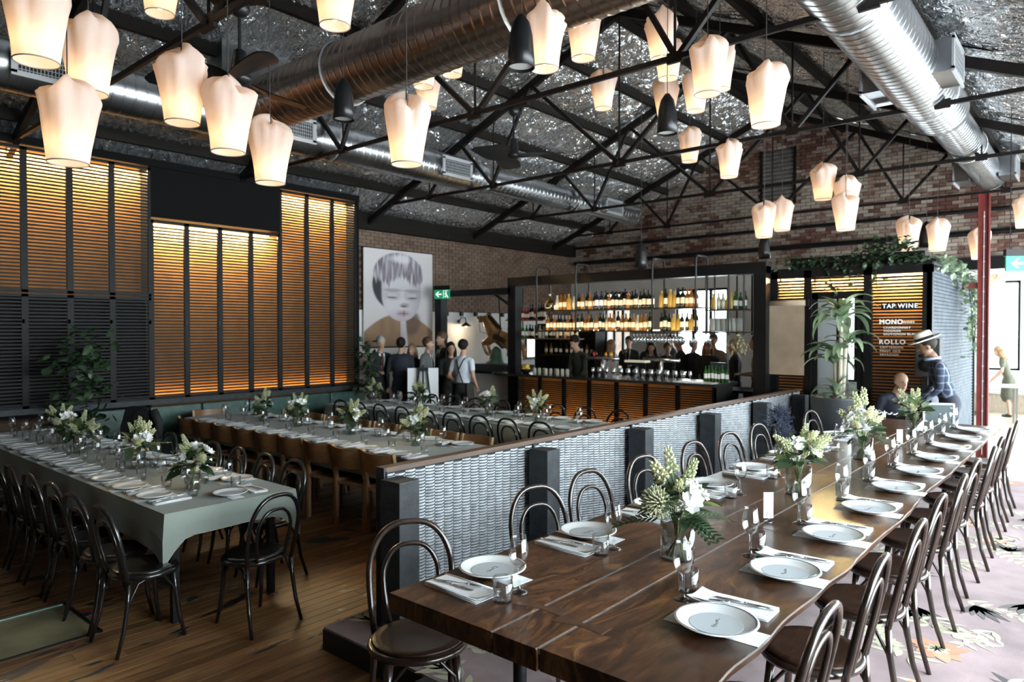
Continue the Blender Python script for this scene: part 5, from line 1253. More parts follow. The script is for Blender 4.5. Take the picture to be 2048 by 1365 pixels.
# kraft paper roll
KP = mat('kraft_paper', (.36,.27,.19), .85, vary=.1, vscale=6)
kp = thing('paper_roll', 'brown kraft paper roll hanging on the kiosk front', 'paper roll', (-3.42, ky-.09, 0))
MB().tube([(-.33,0,2.27),(.26,0,2.27)], .045, 20).obj('roll', KP, kp, smooth=True)
MB().grid(lambda u, v: (-.3+.55*u, -.035+.004*math.sin(v*9)+.006*u, 2.27-1.0*v), 6, 16).obj('hanging_sheet', KP, kp, smooth=True)
for x in (-.35, .28): MB().box(x-.012, x+.012, -.03, .06, 2.22, 2.32).obj('bracket', BLACK, kp)
# ================================================================ portrait banner (generic painted portrait)
nu, nv = 110, 150
def paint(u, v):
    n1 = noise.noise((u*3, v*3, 1)); n2 = noise.noise((u*14, v*5, 2)); n3 = noise.noise((u*42, v*9, 5))
    c = np.array([.6,.56,.56])*(1.0+.06*n1-.16*(1-v))
    def mix(c, d, k): k = max(0, min(1, k)); return c*(1-k)+np.array(d)*k
    def el(cx, cy, rx, ry, soft=.06):
        r = math.hypot((u-cx)/rx, (v-cy)/ry); return (1-r)/soft+.5
    sh_ = .35-.75*(u-.5)**2
    c = mix(c, np.array([.25,.15,.085])*(1+.35*n1+.12*n2), (sh_-v)/.02)
    c = mix(c, (.1,.06,.045), min(.85, el(.66,.25,.14,.13,.5)) if v < .36 else 0)
    cx = .54+.12*(.3-v)+.02*n2; c = mix(c, np.array([.48,.43,.45])*(1+.2*n2), (.05-abs(u-cx))/.025 if v < .27 else 0)
    c = mix(c, (.035,.03,.034), el(.46,.64,.345,.27))
    k = max(0, (.56-v)/.3); fw = .3*math.sqrt(max(0, 1-k**2.3)) if v > .26 else 0
    face = np.array([.54,.51,.535])*(1+.05*n1)
    face = mix(face, (.3,.26,.29), (u-.6)/.28*.9); face = mix(face, (.33,.28,.31), max(0, (.4-v)/.16)*.7); face = mix(face, (.4,.37,.4), (.33-u)/.15)
    if v < .88: c = mix(c, face, (fw-abs(u-.53))/.025)
    for ex, sg in ((.4, -1), (.68, 1)):
        c = mix(c, (.27,.23,.26), min(.7, el(ex,.53,.1,.04,1.2)*.6)); c = mix(c, (.62,.6,.62), min(.5, el(ex,.535,.06,.018,.9)))
        c = mix(c, (.08,.06,.07), min(.85, el(ex+.01*sg,.508+.15*(u-ex)*sg*.3,.065,.008,.8))); c = mix(c, (.24,.2,.22), min(.6, el(ex,.585,.11,.014,1)))
    c = mix(c, (.62,.59,.61), min(.45, el(.535,.47,.03,.08,1))); c = mix(c, (.26,.19,.21), min(.65, el(.57,.43,.06,.022,1))); c = mix(c, (.08,.05,.06), min(.8, el(.56,.42,.04,.009,.8)))
    c = mix(c, (.4,.29,.33), min(.8, el(.545,.345,.09,.032,.8))); c = mix(c, (.3,.06,.07), min(.7, el(.56,.345,.012,.03,.8))); c = mix(c, (.13,.07,.08), min(.8, el(.55,.343,.075,.006,.8)))
    fr = .665+.035*math.sin(u*13+1)+.07*noise.noise((u*16, 3, 0))+.05*noise.noise((u*45, 7, 0))
    hd = el(.49,.75,.36,.225)
    hair = np.array([.2,.175,.2])*(1+.7*n3+.35*n2)
    hair = mix(hair, (.46,.43,.47), (noise.noise((u*34, v*5, 9))+.02)*2.2); hair = mix(hair, (.64,.61,.64), min(.85, el(.5,.915,.12,.045,.9)+.4*n2))
    return np.clip(mix(c, hair, min(hd, (v-fr)/.035)), .01, 1)
me = bpy.data.meshes.new('print_face'); vs_ = [(0, i/nu*1.76, j/nv*1.9) for j in range(nv+1) for i in range(nu+1)]
me.from_pydata(vs_, [], [(j*(nu+1)+i, j*(nu+1)+i+1, (j+1)*(nu+1)+i+1, (j+1)*(nu+1)+i) for j in range(nv) for i in range(nu)])
ca = me.color_attributes.new('print', 'FLOAT_COLOR', 'POINT'); buf = []
for j in range(nv+1):
    for i in range(nu+1): buf += [*paint(i/nu, j/nv), 1]
ca.data.foreach_set('color', buf)
m, nt, b = base('banner_print'); at = nd(nt, 'ShaderNodeAttribute'); at.attribute_name = 'print'; nt.links.new(at.outputs['Color'], b.inputs['Base Color']); b.inputs['Roughness'].default_value = .75
me.materials.append(m)
bn_ = thing('portrait_banner', 'huge pale portrait banner of a child looking down on brick wall', 'banner', (XL+.09, 8.17, 1.57))
inst('print_face', me, bn_, (.012,0,0)); MB().box(-.01, .01, 0, 1.76, 0, 1.9).obj('canvas', LINEN, bn_)
for z in (-.01, 1.9): MB().tube([(0,-.03,z),(0,1.79,z)], .014, 8).obj('hanging_rod', BLACK, bn_)
# ================================================================ exit signs
GRN = emit('exit_green', (.015,.27,.12), .45); EWH = emit('exit_white', (.9,1,.95), .6)
def exit_sign(p, rz, label, man=True, w_=.34):
    t = thing('exit_sign', label, 'exit sign', p, rz); MB().box(-w_/2-.01, w_/2+.01, -.03, .03, .12, .2).obj('housing', BLACK, t); MB().box(-w_/2, w_/2, -.012, .012, -.06, .12).obj('green_panel', GRN, t)
    a = -w_*.22; MB().add([(a-.07,-.014,.03),(a-.01,-.014,.085),(a+.02,-.014,.085),(a-.025,-.014,.043),(a+.07,-.014,.043),(a+.07,-.014,.017),(a-.025,-.014,.017),(a+.02,-.014,-.025),(a-.01,-.014,-.025)], [(0,1,2,3),(3,4,5,6),(0,3,6),(0,6,7,8)]).obj('arrow', EWH, t)
    if man:
        b = w_*.26; MB().box(b-.06, b-.05, -.014, -.012, -.045, .105).box(b-.05, b+.05, -.014, -.012, .1, .108).ell((b+.0,-.014,.08), (.014,.002,.014), 10, 6).tube([(b+.0,-.014,.06),(b+.01,-.014,.015),(b-.02,-.014,-.03)], .011, 6).tube([(b+.01,-.014,.015),(b+.035,-.014,-.01),(b+.045,-.014,-.04)], .01, 6).tube([(b,-.014,.055),(b-.03,-.014,.035)], .007, 6).obj('running_figure', EWH, t)
    return t
t = exit_sign((-10.12, 9.66, 2.58), .35, 'small green exit sign with arrow on the post beside the banner'); MB().tube([(-.15,0,.2),(-.15,0,1.25)], .004, 4).tube([(.15,0,.2),(.15,0,1.25)], .004, 4).obj('hanging_wire', BLACK, t)
t = exit_sign((-.76, 10.4, 2.67), .62, 'green exit sign with white arrow at the right edge', True, .46); MB().tube([(-.18,0,.2),(-.18,0,1.9)], .005, 4).tube([(.18,0,.2),(.18,0,1.9)], .005, 4).obj('hanging_wire', BLACK, t)
# ================================================================ red steel column
REDM = mat('oxide_red_steel', (.16,.025,.022), .5, 0, .4, vary=.25)
rc = thing('steel_column', 'oxide red steel column with pale bolts beside the kiosk', 'column', (-1.36, 12.0, 0))
MB().box(-.07,.07,-.012,.012,0,3.85).box(-.07,-.055,-.05,.05,0,3.85).box(.055,.07,-.05,.05,0,3.85).obj('shaft', REDM, rc)
bm_ = MB().lathe([(.001,.012),(.012,.01),(.014,0)], 8).mesh('bolt', mat('pale_bolt', (.6,.55,.53), .5)); 
for i in range(16): inst('bolt', bm_, rc, (.0, -.012, .3+i*.215), rot=(PI/2,0,0))
MB().box(-.25, -.05, -.03, .03, 2.5, 2.58).obj('bracket_arm', REDM, rc); MB().box(-.12,.12,-.1,.1,0,.015).obj('base_plate', REDM, rc)
MB().tube([(.0,-.02,.1),(.0,-.02,3.6)], .006, 5).obj('conduit', mat('pale_conduit', (.6,.58,.56), .5), rc)
# black wall-light beside the pergola post
wlm = thing('wall_lamp', 'small black gooseneck wall lamp glowing on the white wall', 'wall lamp', (-10.74, 10.75, 1.98))
MB().tube([(0,0,.1),(.1,0,.2),(.2,0,.17),(.22,0,.08)], .01, 6).obj('gooseneck', BLACK, wlm, smooth=True); MB().lathe([(.02,.08),(.04,.06),(.12,.0),(.118,-.004),(.035,.052)], 18, (.22,0,0)).obj('shade', BLACK, wlm, smooth=True); MB().ell((.22,0,.01), (.025,.025,.03), 10, 8).obj('bulb', BULB, wlm); MB().lathe([(.001,.012),(.04,.012),(.04,0)], 12, M=Matrix.Rotation(PI/2,4,'Y'), c=(-.01,0,.1)).obj('wall_plate', BLACK, wlm)
l = bpy.data.lights.new('wall_lamp_light', 'POINT'); l.energy = 8; l.color = (1,.75,.45); l.shadow_soft_size = .03; o = bpy.data.objects.new('wall_lamp_light', l); col.objects.link(o); o.parent = wlm; o.location = (.22,0,-.03)
for i in range(9):
    MB().box(XL+.03, XL+.09, 10.35+i*.45, 10.42+i*.45, 2.2, 2.29).obj('wall_clip', BLACK, wl)
# lit service window in the white wall
wn = MB().box(XL+.03, XL+.06, 13.05, 13.1, 1.2, 1.72).box(XL+.03, XL+.06, 13.85, 13.9, 1.2, 1.72).box(XL+.03, XL+.06, 13.05, 13.9, 1.68, 1.73).box(XL+.03, XL+.06, 13.05, 13.9, 1.18, 1.23).obj('window_30', BLACK, kind='structure')
MB().box(XL+.035, XL+.04, 13.1, 13.85, 1.23, 1.68).obj('pane', emit('lit_opal_pane', (1,1,.97), .9), wn)
# ================================================================ figures: blended bodies, one continuous mesh each
def blend(prims, voxel, mats, name, smooth_it=4, extra=None):
    """prims: ('c', p0, r0, p1, r1, matindex) capsules or ('e', centre, radii, matindex, M) ellipsoids -> one remeshed body"""
    mb = MB()
    for p in prims:
        if p[0] == 'c':
            a, r0, b, r1 = Vector(p[1]), p[2], Vector(p[3]), p[4]; t = (b-a); L = t.length; t = t.normalized() if L > 1e-6 else Vector((0,0,1))
            path = [a-t*r0*.98, a-t*r0*.7, a, a.lerp(b,.5), b, b+t*r1*.7, b+t*r1*.98]; rr = [r0*.15, r0*.7, r0, (r0+r1)/2, r1, r1*.7, r1*.15]
            mb.tube(path, rr, 12)
        else: mb.ell(p[1], p[2], 16, 12, M=p[4] if len(p) > 4 else None)
    me = bpy.data.meshes.new('tmp'); me.from_pydata(mb.v, [], mb.f)
    bm = bmesh.new(); bm.from_mesh(me); bmesh.ops.remove_doubles(bm, verts=bm.verts, dist=1e-4); bmesh.ops.recalc_face_normals(bm, faces=bm.faces); bm.to_mesh(me); bm.free()
    o = bpy.data.objects.new('tmp', me)
    md = o.modifiers.new('r', 'REMESH'); md.mode = 'VOXEL'; md.voxel_size = voxel
    ms = o.modifiers.new('s', 'SMOOTH'); ms.iterations = smooth_it; ms.factor = .5
    out = bake(o); bpy.data.meshes.remove(me)
    out.name = name; out.materials.clear()
    for m in mats: out.materials.append(m)
    n = len(out.polygons); c = np.empty(n*3); out.polygons.foreach_get('center', c); c = c.reshape(-1, 3)
    best = np.full(n, 1e9); idx = np.zeros(n, dtype=np.int32)
    for p in prims:
        if p[0] == 'c':
            a, b = np.array(p[1]), np.array(p[3]); d = b-a; t = np.clip(((c-a) @ d)/max(1e-9, d @ d), 0, 1)
            dist = np.linalg.norm(c-(a+t[:, None]*d), axis=1)-(p[2]+(p[4]-p[2])*t); mi = p[5]
        else:
            q = c-np.array(p[1])
            if len(p) > 4: q = q @ np.array(p[4].to_3x3())
            k = np.linalg.norm(q/np.array(p[2]), axis=1); dist = (k-1)*min(p[2]); mi = p[3]
        w_ = dist < best; best[w_] = dist[w_]; idx[w_] = mi
    out.polygons.foreach_set('material_index', idx); out.polygons.foreach_set('use_smooth', [True]*n)
    return out
def cm(name, c, r=.8): return mat(name, c, r)
HAIRD = mat('dark_hair', (.012,.008,.006), .6, 0, .2, bump=.6, bscale=90); HAIRB = mat('brown_hair', (.07,.035,.018), .55, bump=.6, bscale=90); HAIRF = mat('fair_hair', (.32,.2,.1), .55, bump=.6, bscale=90); HAIRG = mat('grey_hair', (.35,.34,.33), .6, bump=.6, bscale=90)
LIP = mat('lip', (.3,.1,.08), .5); EYE = mat('eye_dark', (.015,.012,.01), .3)
NAVY = cm('navy_suit', (.012,.015,.028)); BLKS = cm('black_suit', (.01,.01,.011)); GREYS = cm('grey_suit', (.14,.15,.15)); WSH = cm('white_shirt', (.7,.72,.74)); DKT = cm('dark_trousers', (.015,.014,.014)); OLIV = cm('olive_knit', (.035,.038,.025)); KHAK = cm('dark_khaki', (.07,.065,.05)); SHOE = mat('black_shoe', (.01,.009,.008), .3); PALEB = cm('pale_blouse', (.55,.5,.48)); TIE = cm('dark_red_tie', (.12,.02,.025)); APR = cm('dark_apron', (.025,.022,.018)); OLDR = cm('olive_dress', (.1,.1,.07)); TAN = cm('tan_shirt', (.2,.12,.08)); TEE = cm('white_tee', (.62,.66,.72))
def person(label, x, y, face, top, bottom, skin=SKIN, hair=HAIRD, h=1.75, pose='down', lean=0, long=False, skirt=False, short=False, suit=False, z0=0, vox=.02, hairless=False, turn=0, sit=False, seed=0, group='guests and staff', tilt=0):
    s = h/1.75; t = thing('person', label, 'person', (x, y, z0), face, group=group); P = []
    # material slots: 0 skin 1 top 2 bottom 3 shoe 4 hair/lip 5 eye
    zp = .93 if not sit else .5
    def bend(p, piv=None):   # lean the upper body forward (towards +y) about the hips
        p = Vector(p); q = p-Vector((0,0,zp)); a = -lean; return Vector((q.x, q.y*math.cos(a)-q.z*math.sin(a), q.y*math.sin(a)+q.z*math.cos(a)))+Vector((0,0,zp))
    dz = zp-.93; B = lambda X, Y, Z: tuple(bend((X, Y, Z+dz))*s); N = lambda X, Y, Z: tuple(Vector((X, Y, Z))*s)
    ML = Matrix.Rotation(-lean, 4, 'X')
    fat = 1.08 if suit else 1.0
    P += [('e', B(0,0,1.3), (.165*s*fat,.105*s*fat,.2*s), 1, ML), ('e', B(0,.005,1.12), (.145*s*fat,.1*s*fat,.2*s), 1, ML), ('e', B(0,-.005,.95), (.16*s,.11*s,.14*s), 2 if not suit else 1, ML)]
    P += [('c', B(-.13,0,1.42), .06*s*fat, B(.13,0,1.42), .06*s*fat, 1), ('c', B(0,0,1.44), .058*s, B(0,.015,1.54), .052*s, 0)]
    arms = {'down': ((.235,-.01,1.14), (.245,.06,.9)), 'hold': ((.225,.0,1.14), (.12,.24,1.14)), 'work': ((.22,.08,1.16), (.15,.3,1.02)), 'behind': ((.25,-.05,1.15), (.2,.12,.98)), 'drink': ((.22,.05,1.14), (.1,.2,1.38))}
    hands = []
    for sx in (-1, 1):
        ps = pose if not (pose == 'drink' and sx < 0) else 'hold'
        e, w_ = arms[ps]; E_ = B(sx*e[0], e[1], e[2]); W = B(sx*w_[0], w_[1], w_[2]); Sh = B(sx*.178, 0, 1.405)
        slv = 0 if short else 1
        P += [('c', Sh, .052*s*fat, E_, .041*s*fat, 1)] if not short else [('c', Sh, .055*s, tuple(Vector(Sh).lerp(Vector(E_), .55)), .05*s, 1), ('c', tuple(Vector(Sh).lerp(Vector(E_), .6)), .04*s, E_, .037*s, 0)]
        P += [('c', E_, .038*s*fat if not short else .036*s, W, .028*s*fat if not short else .025*s, slv)]
        d = (Vector(W)-Vector(E_)).normalized(); H = Vector(W)+d*.05*s
        P += [('c', W, .022*s, tuple(H), .026*s, 0)]
        hands.append((H, d, sx))
    for sx in (-1, 1):
        if sit: hip, kn, an = N(sx*.09,.02,.5), N(sx*.11,.42,.5), N(sx*.11,.4,.09)
        else: hip, kn, an = N(sx*.09,0,.9), N(sx*.1,.02,.5), N(sx*.105,-.02,.09)
        leg = 0 if skirt else 2
        P += [('c', hip, .082*s, kn, .056*s, 2), ('c', kn, .053*s, an, .038*s, leg), ('c', (an[0], an[1]-.03*s, .04*s), .037*s, (an[0]*1.1, an[1]+.14*s, .03*s), .028*s, 3)]
    if skirt: P += [('c', N(0,0,.9), .14*s, N(0,.01,.5), .165*s, 2)]
    # head
    hc = bend((0,.035,1.64+dz)); ht = Matrix.Rotation(-lean*.6-tilt, 4, 'X') @ Matrix.Rotation(turn, 4, 'Z')
    def Hd(X, Y, Z): return tuple((hc+(ht @ Vector((X, Y, Z))))*s)
    P += [('e', Hd(0,-.005,.03), (.074*s,.092*s,.085*s), 0, ht), ('e', Hd(0,.025,-.04), (.056*s,.062*s,.072*s), 0, ht), ('c', Hd(0,.088,.01), .009*s, Hd(0,.105,-.018), .013*s, 0), ('e', Hd(0,.062,-.095), (.03*s,.026*s,.02*s), 0, ht)]
    for sx in (-1, 1): P += [('e', Hd(sx*.076,-.005,-.005), (.01*s,.02*s,.03*s), 0, ht)]
    me = blend(P, vox, [skin, top, bottom, SHOE, LIP, EYE], 'body')
    # fingers, eyes and mouth added to the body mesh
    ex = MB()
    for H, d, sx in hands:
        sd = d.cross(Vector((0,0,1))); sd = sd.normalized() if sd.length > .1 else Vector((1,0,0)); nn = sd.cross(d)
        for k, L_ in enumerate((.055,.065,.06,.045)):
            b = H+d*.015*s+sd*((k-1.5)*.016*s); ex.tube([b, b+d*L_*.55*s, b+d*L_*.85*s-nn*.018*s, b+d*L_*s*.9-nn*.035*s], [.0085*s,.008*s,.007*s,.005*s], 6, m=0)
        b = H-d*.02*s+sd*sx*-.022*s; ex.tube([b, b-sd*sx*.022*s+d*.025*s, b-sd*sx*.02*s+d*.05*s], [.01*s,.009*s,.006*s], 6, m=0)
    for sx in (-1, 1): ex.ell(Hd(sx*.03,.082,.018), (.011*s,.006*s,.006*s), 8, 5, m=5, M=ht)
    ex.tube([Hd(-.022,.083,-.058), Hd(0,.09,-.057), Hd(.022,.083,-.058)], .005*s, 5, m=4)
    bm = bmesh.new(); bm.from_mesh(me); tm = bpy.data.meshes.new('t'); tm.from_pydata(ex.v, [], ex.f); tm.polygons.foreach_set('material_index', ex.m); tm.polygons.foreach_set('use_smooth', [True]*len(ex.f)); bm.from_mesh(tm); bm.to_mesh(me); bm.free(); bpy.data.meshes.remove(tm)
    inst('body', me, t)
    if not hairless:
        hb = MB(); rg = rnd(seed)
        hb.ell((0,0,0), (.084,.1,.098), 20, 14)
        for i, v in enumerate(hb.v):
            q = Vector(v); nz = noise.noise(q*22+Vector((seed,0,0))); hb.v[i] = tuple(q*(1+.06*nz))
        hb.v = [Hd(v[0], v[1]-.026, v[2]+.045) for v in hb.v]
        hb.obj('hair', hair, t, smooth=True)
        if long:
            lb = MB()
            for k in range(9):
                a = -PI+PI*k/8; bx, by = .075*math.cos(a), .075*math.sin(a)-.02
                lb.tube([Hd(bx*.9,by,.03), Hd(bx*1.15,by-.01,-.06), Hd(bx*1.2,by-.02,-.16), Hd(bx,by-.015,-.27)], [.03*s,.033*s,.03*s,.012*s], 8)
            lb.obj('long_hair', hair, t, smooth=True)
    if suit:
        c = MB()
        for sx in (-1, 1): c.add([B(sx*.005,.122,1.1), B(sx*.05,.118,1.36), B(sx*.055,.075,1.47), B(sx*.02,.085,1.46)], [(0,1,2,3) if sx > 0 else (3,2,1,0)])
        c.obj('shirt_front', WSH, t)
        MB().add([B(-.012,.129,1.42),B(.012,.129,1.42),B(.02,.131,1.18),B(0,.131,1.13),B(-.02,.131,1.18)], [(0,4,3,2,1)]).obj('tie', TIE if suit == 'tie' else BLKS, t)
    t_ = dict(t=t, B=B, N=N, Hd=Hd, s=s, ht=ht); return t_
def facing(dx, dy): return math.atan2(-dx, dy)
# ---- guests gathered left of the bar, seen past the far table
R1 = 12.4
person('man in black suit and red tie holding papers, left of the standing group', -10.0, 8.0, facing(.9,-.3), BLKS, DKT, hair=HAIRG, suit='tie', pose='hold', seed=1, h=1.76, tilt=.25)
person('man in navy suit seen from behind among the standing guests', -9.55, 8.1, facing(-.6,.8), NAVY, NAVY, hair=HAIRD, suit=True, seed=2, h=1.74)
person('fair-haired guest mostly hidden behind the navy-suited man', -9.75, 8.55, facing(.4,-.9), BLKS, DKT, hair=HAIRF, long=True, seed=3, h=1.62)
person('man in grey suit jacket turned right within the standing group', -9.3, 8.5, facing(.9,.4), GREYS, DKT, hair=HAIRB, suit=True, seed=4, h=1.75)
person('taller man in black suit with bow tie facing the group', -9.25, 8.85, facing(-.3,-1), BLKS, DKT, hair=HAIRB, suit=True, seed=5, h=1.84)
person('dark-haired guest in black holding a drink beside the black post', -8.95, 8.75, facing(.7,-.5), BLKS, DKT, hair=HAIRD, long=True, pose='hold', seed=6, h=1.66)
wt = person('waiter from behind in white tee with crossed braces and long apron', -8.2, 8.3, facing(-.15,1), TEE, DKT, hair=HAIRD, short=True, pose='behind', seed=7, h=1.72, vox=.018)
B, t = wt['B'], wt['t']; br = MB()
for sx in (-1, 1): br.tube([B(sx*.1,.1,1.44), B(sx*.095,0,1.475), B(sx*.07,-.085,1.42), B(0,-.122,1.25), B(-sx*.09,-.115,1.02)], .011, 6, flat=.5)
br.obj('braces', APR, t)
MB().grid(lambda u, v: B((.2+.03*v)*math.sin((u-.5)*4.4), .17*math.cos((u-.5)*4.4)-.01, 1.03-.55*v), 16, 8).obj('apron', APR, t, smooth=True)
MB().tube([B(.165*math.sin(a), .12*math.cos(a), 1.02) for a in [2*PI*i/20 for i in range(20)]], .014, 6, closed=True).obj('apron_tie', APR, t)
# ---- behind the bar
person('bearded bartender in olive jumper bending over the bar', -7.25, 10.45, facing(-.3,-1), OLIV, DKT, hair=HAIRD, pose='work', lean=.22, seed=8, h=1.8, tilt=.35, vox=.018)
pw = person('shadowed barman in apron standing beside the right bar post', -4.3, 11.15, facing(-.9,-.4), TAN, APR, hair=HAIRD, short=True, pose='hold', seed=9, h=1.8)
crowd = [(-7.71,12.1,'long-haired woman in pale blouse in profile before the left window',PALEB,HAIRF,True,1.68,(1,-.1)),(-7.4,12.3,'man in black suit drinking before the left window',BLKS,HAIRD,False,1.74,(.3,-1)),
 (-7.1,12.6,'man in dark suit at the left end of the far crowd',NAVY,HAIRB,False,1.72,(.8,-.4)),(-6.95,12.4,'dark-haired guest second from left in the far crowd',BLKS,HAIRD,True,1.64,(.5,-1)),(-6.8,13.0,'tall guest third from left in the far crowd',GREYS,HAIRB,False,1.78,(-.6,-.6)),(-6.65,12.5,'brown-haired guest fourth from left in the far crowd',DKT,HAIRB,False,1.62,(.7,-.7)),(-6.5,12.8,'grey-haired man in profile in the far crowd',BLKS,HAIRG,False,1.74,(-1,-.2)),
 (-6.3,12.9,'fair guest half hidden beside the grey-haired man',PALEB,HAIRF,False,1.66,(.8,-.2)),(-6.05,12.4,'grey-haired man in navy seen from behind in the crowd',NAVY,HAIRG,False,1.7,(.3,1)),(-5.75,12.4,'fair long-haired woman in black in the crowd',BLKS,HAIRF,True,1.68,(.6,-.8)),
 (-5.4,11.9,'barman in dark apron with head lowered in front of the right window',PALEB,HAIRB,False,1.8,(.2,-1)),(-5.3,12.6,'guest in white shirt just behind the barman',WSH,HAIRG,False,1.7,(-.5,-.5)),(-4.95,11.8,'dark-haired bar hand in black looking sideways, hair tied back',BLKS,HAIRD,False,1.72,(-.9,-.4))]
for i, (x, y, lab, tp, hr, lg, hh, f) in enumerate(crowd): person(lab, x*(1+.035*((i*2) % 3)), y*(1+.035*((i*2) % 3)), facing(*f), tp, DKT, hair=hr, long=lg, h=hh, pose='drink' if i in (1,) else ('hold' if i % 2 else 'down'), seed=20+i, vox=.026, suit=True if tp in (BLKS, NAVY, GREYS) and not lg else False)
# ---- disc jockey in a straw hat
PLAID = None
m, nt, b = base('navy_check_jacket'); tc = pos(nt, (1,1,1), obj=True); wv = []
for ax in ('X', 'Z'):
    w1 = nd(nt, 'ShaderNodeTexWave', wave_type='BANDS', bands_direction=ax); w1.inputs['Scale'].default_value = 3.9; nt.links.new(tc, w1.inputs[0]); wv.append(ramp(nt, [(.86,(0,0,0)),(.93,(1,1,1))], w1.outputs['Fac']).outputs[0])
k = mixc(nt, .5, wv[0], wv[1], 'ADD'); c = mixc(nt, k, (.014,.02,.042), (.12,.15,.21)); nt.links.new(c, b.inputs['Base Color']); b.inputs['Roughness'].default_value = .85; PLAID = m
dj_ = person('man in straw hat and navy check jacket bending over the music desk', -1.36, 9.28, facing(-1,-.35), PLAID, NAVY, skin=SKIN2, hair=HAIRD, pose='work', lean=.3, seed=50, h=1.72, z0=PZ, vox=.013, tilt=.2)
Hd, t, ht, s_ = dj_['Hd'], dj_['t'], dj_['ht'], dj_['s']
STRAW = mat('pale_straw', (.72,.66,.55), .8, bump=.4, bscale=150)
def hatpt(v): return Hd(v[0], v[1]-.01, v[2]+.085)
hb = MB().lathe([(.001,.1),(.05,.102),(.08,.09),(.088,.07),(.093,.005),(.1,.0),(.15,-.008),(.17,.004),(.169,.008),(.15,-.003),(.09,.003)], 36, mod=lambda g, z, i: 1+.08*abs(math.sin(g))); hb.v = [hatpt(v) for v in hb.v]; hb.obj('straw_hat', STRAW, t, smooth=True)
rb = MB().lathe([(.0945,.004),(.0905,.035)], 36, mod=lambda g, z, i: (1+.08*abs(math.sin(g)))*1.015); rb.v = [hatpt(v) for v in rb.v]; rb.obj('hat_band', BLKS, t, smooth=True)
MB().tube([dj_['B'](.085*math.sin(a), .02+.075*math.cos(a), 1.49+.01*math.cos(a)) for a in [2*PI*i/18 for i in range(18)]], .017, 8, closed=True).obj('shirt_collar', cm('blue_check_shirt', (.35,.42,.6)), t, smooth=True)
MB().tube([Hd(.045*math.cos(a),.055+.045*math.sin(a),-.082) for a in [PI*i/8 for i in range(9)]], .022, 8).obj('beard', HAIRD, t, smooth=True)
person('grey bald-headed man sitting low behind the music desk', -2.08, 9.7, facing(.7,-.7), NAVY, DKT, hair=HAIRG, hairless=True, sit=True, lean=.3, seed=51, z0=PZ-.02, h=1.72, vox=.016)
st_ = thing('stool', 'low black stool under the bald-headed man', 'stool', (-2.08, 9.7, PZ)); MB().lathe([(.001,.42),(.17,.42),(.17,.38),(.001,.38)], 20).obj('seat', BLACK, st_)
for k in range(4): a = k*PI/2+.4; MB().tube([(.1*math.cos(a),.1*math.sin(a),.39),(.16*math.cos(a),.16*math.sin(a),0)], .012, 6).obj('leg', BLACK, st_)
wm = person('woman in olive dress bending to lay a table in the annex', -1.62, 18.5, facing(-1,-.1), OLDR, OLDR, hair=HAIRF, long=True, skirt=True, pose='work', lean=.28, seed=52, h=1.55, vox=.018, tilt=.25, short=True)
# ---- music desk, loudspeaker, glass screen
dk = thing('music_desk', 'black music desk with mixing gear at the end of the communal table', 'desk', (0,0,0))
MB().box(-2.15, -1.55, 8.88, 9.12, .84, .87).obj('desk_top', BLACK, dk)
for x in (-2.12, -1.58):
    for y in (8.9, 9.1): MB().box(x-.015, x+.015, y-.015, y+.015, PZ, .84).obj('leg', BLACK, dk)
mx = thing('audio_mixer', 'black audio mixer with rows of white buttons on the music desk', 'mixer', (-1.88, 9.0, .871))
MB().box(-.24,.24,-.1,.1,0,.05).obj('case', BLACK, mx, bevel=.004); bt = MB().box(-.012,.012,-.009,.009,0,.008).mesh('button', emit('lit_button', (.8,.85,.9), .6)); kn = MB().lathe([(.01,0),(.009,.018),(.001,.018)], 10).mesh('knob', STEEL, True)
for i in range(8):
    inst('button', bt, mx, (-.2+i*.057, -.07, .05)); inst('knob', kn, mx, (-.2+i*.057, 0, .05)); inst('knob', kn, mx, (-.2+i*.057, .05, .05))
bs = thing('board_stand', 'small framed chalkboard leaning at the right of the music desk', 'board', (-1.42, 8.95, PZ), .5)
MB().box(-.14,.14,-.01,.01,.45,.93).obj('panel', mat('slate_panel', (.03,.05,.055), .6), bs)
for (a, b_, c_, d_) in ((-.16,-.14,.43,.95),(.14,.16,.43,.95),(-.16,.16,.93,.95),(-.16,.16,.43,.45)): MB().box(a, b_, -.014, .014, c_, d_).obj('frame', mat('pale_frame', (.5,.55,.55), .5), bs)
for x in (-.12, .12): MB().bar((x,.0,.45),(x,.08,0), .02,.02).obj('leg', BLACK, bs)
sp = thing('loudspeaker', 'black loudspeaker on a stand against the kiosk front', 'speaker', (-1.66, 9.72, PZ))
MB().box(-.12,.14,-.1,.12,1.2,1.66).obj('cabinet', mat('black_speaker', (.012,.013,.014), .7), sp, bevel=.01); MB().lathe([(.085,0),(.08,.01),(.03,.03),(.001,.02)], 20, (0.01,-.105,1.34), M=Matrix.Rotation(PI/2,4,'X')).obj('cone', BLACK, sp, smooth=True); MB().tube([(0,0,0),(0,0,1.2)], .018, 8).obj('stand_pole', BLACK, sp)
for k in range(3): a = k*2.09; MB().tube([(0,0,.35),(.25*math.cos(a),.25*math.sin(a),.01)], .012, 6).obj('stand_leg', BLACK, sp)
gs_ = thing('glass_screen', 'clear glass balustrade beyond the planter at the end of the partition', 'glass screen', (0,0,0))
MB().box(-3.2,-1.9,9.935,9.945,.5,1.12).obj('glass_sheet', PANE, gs_); MB().box(-3.2,-1.9,9.92,9.96,PZ,.5).obj('base_rail', CHAR, gs_)
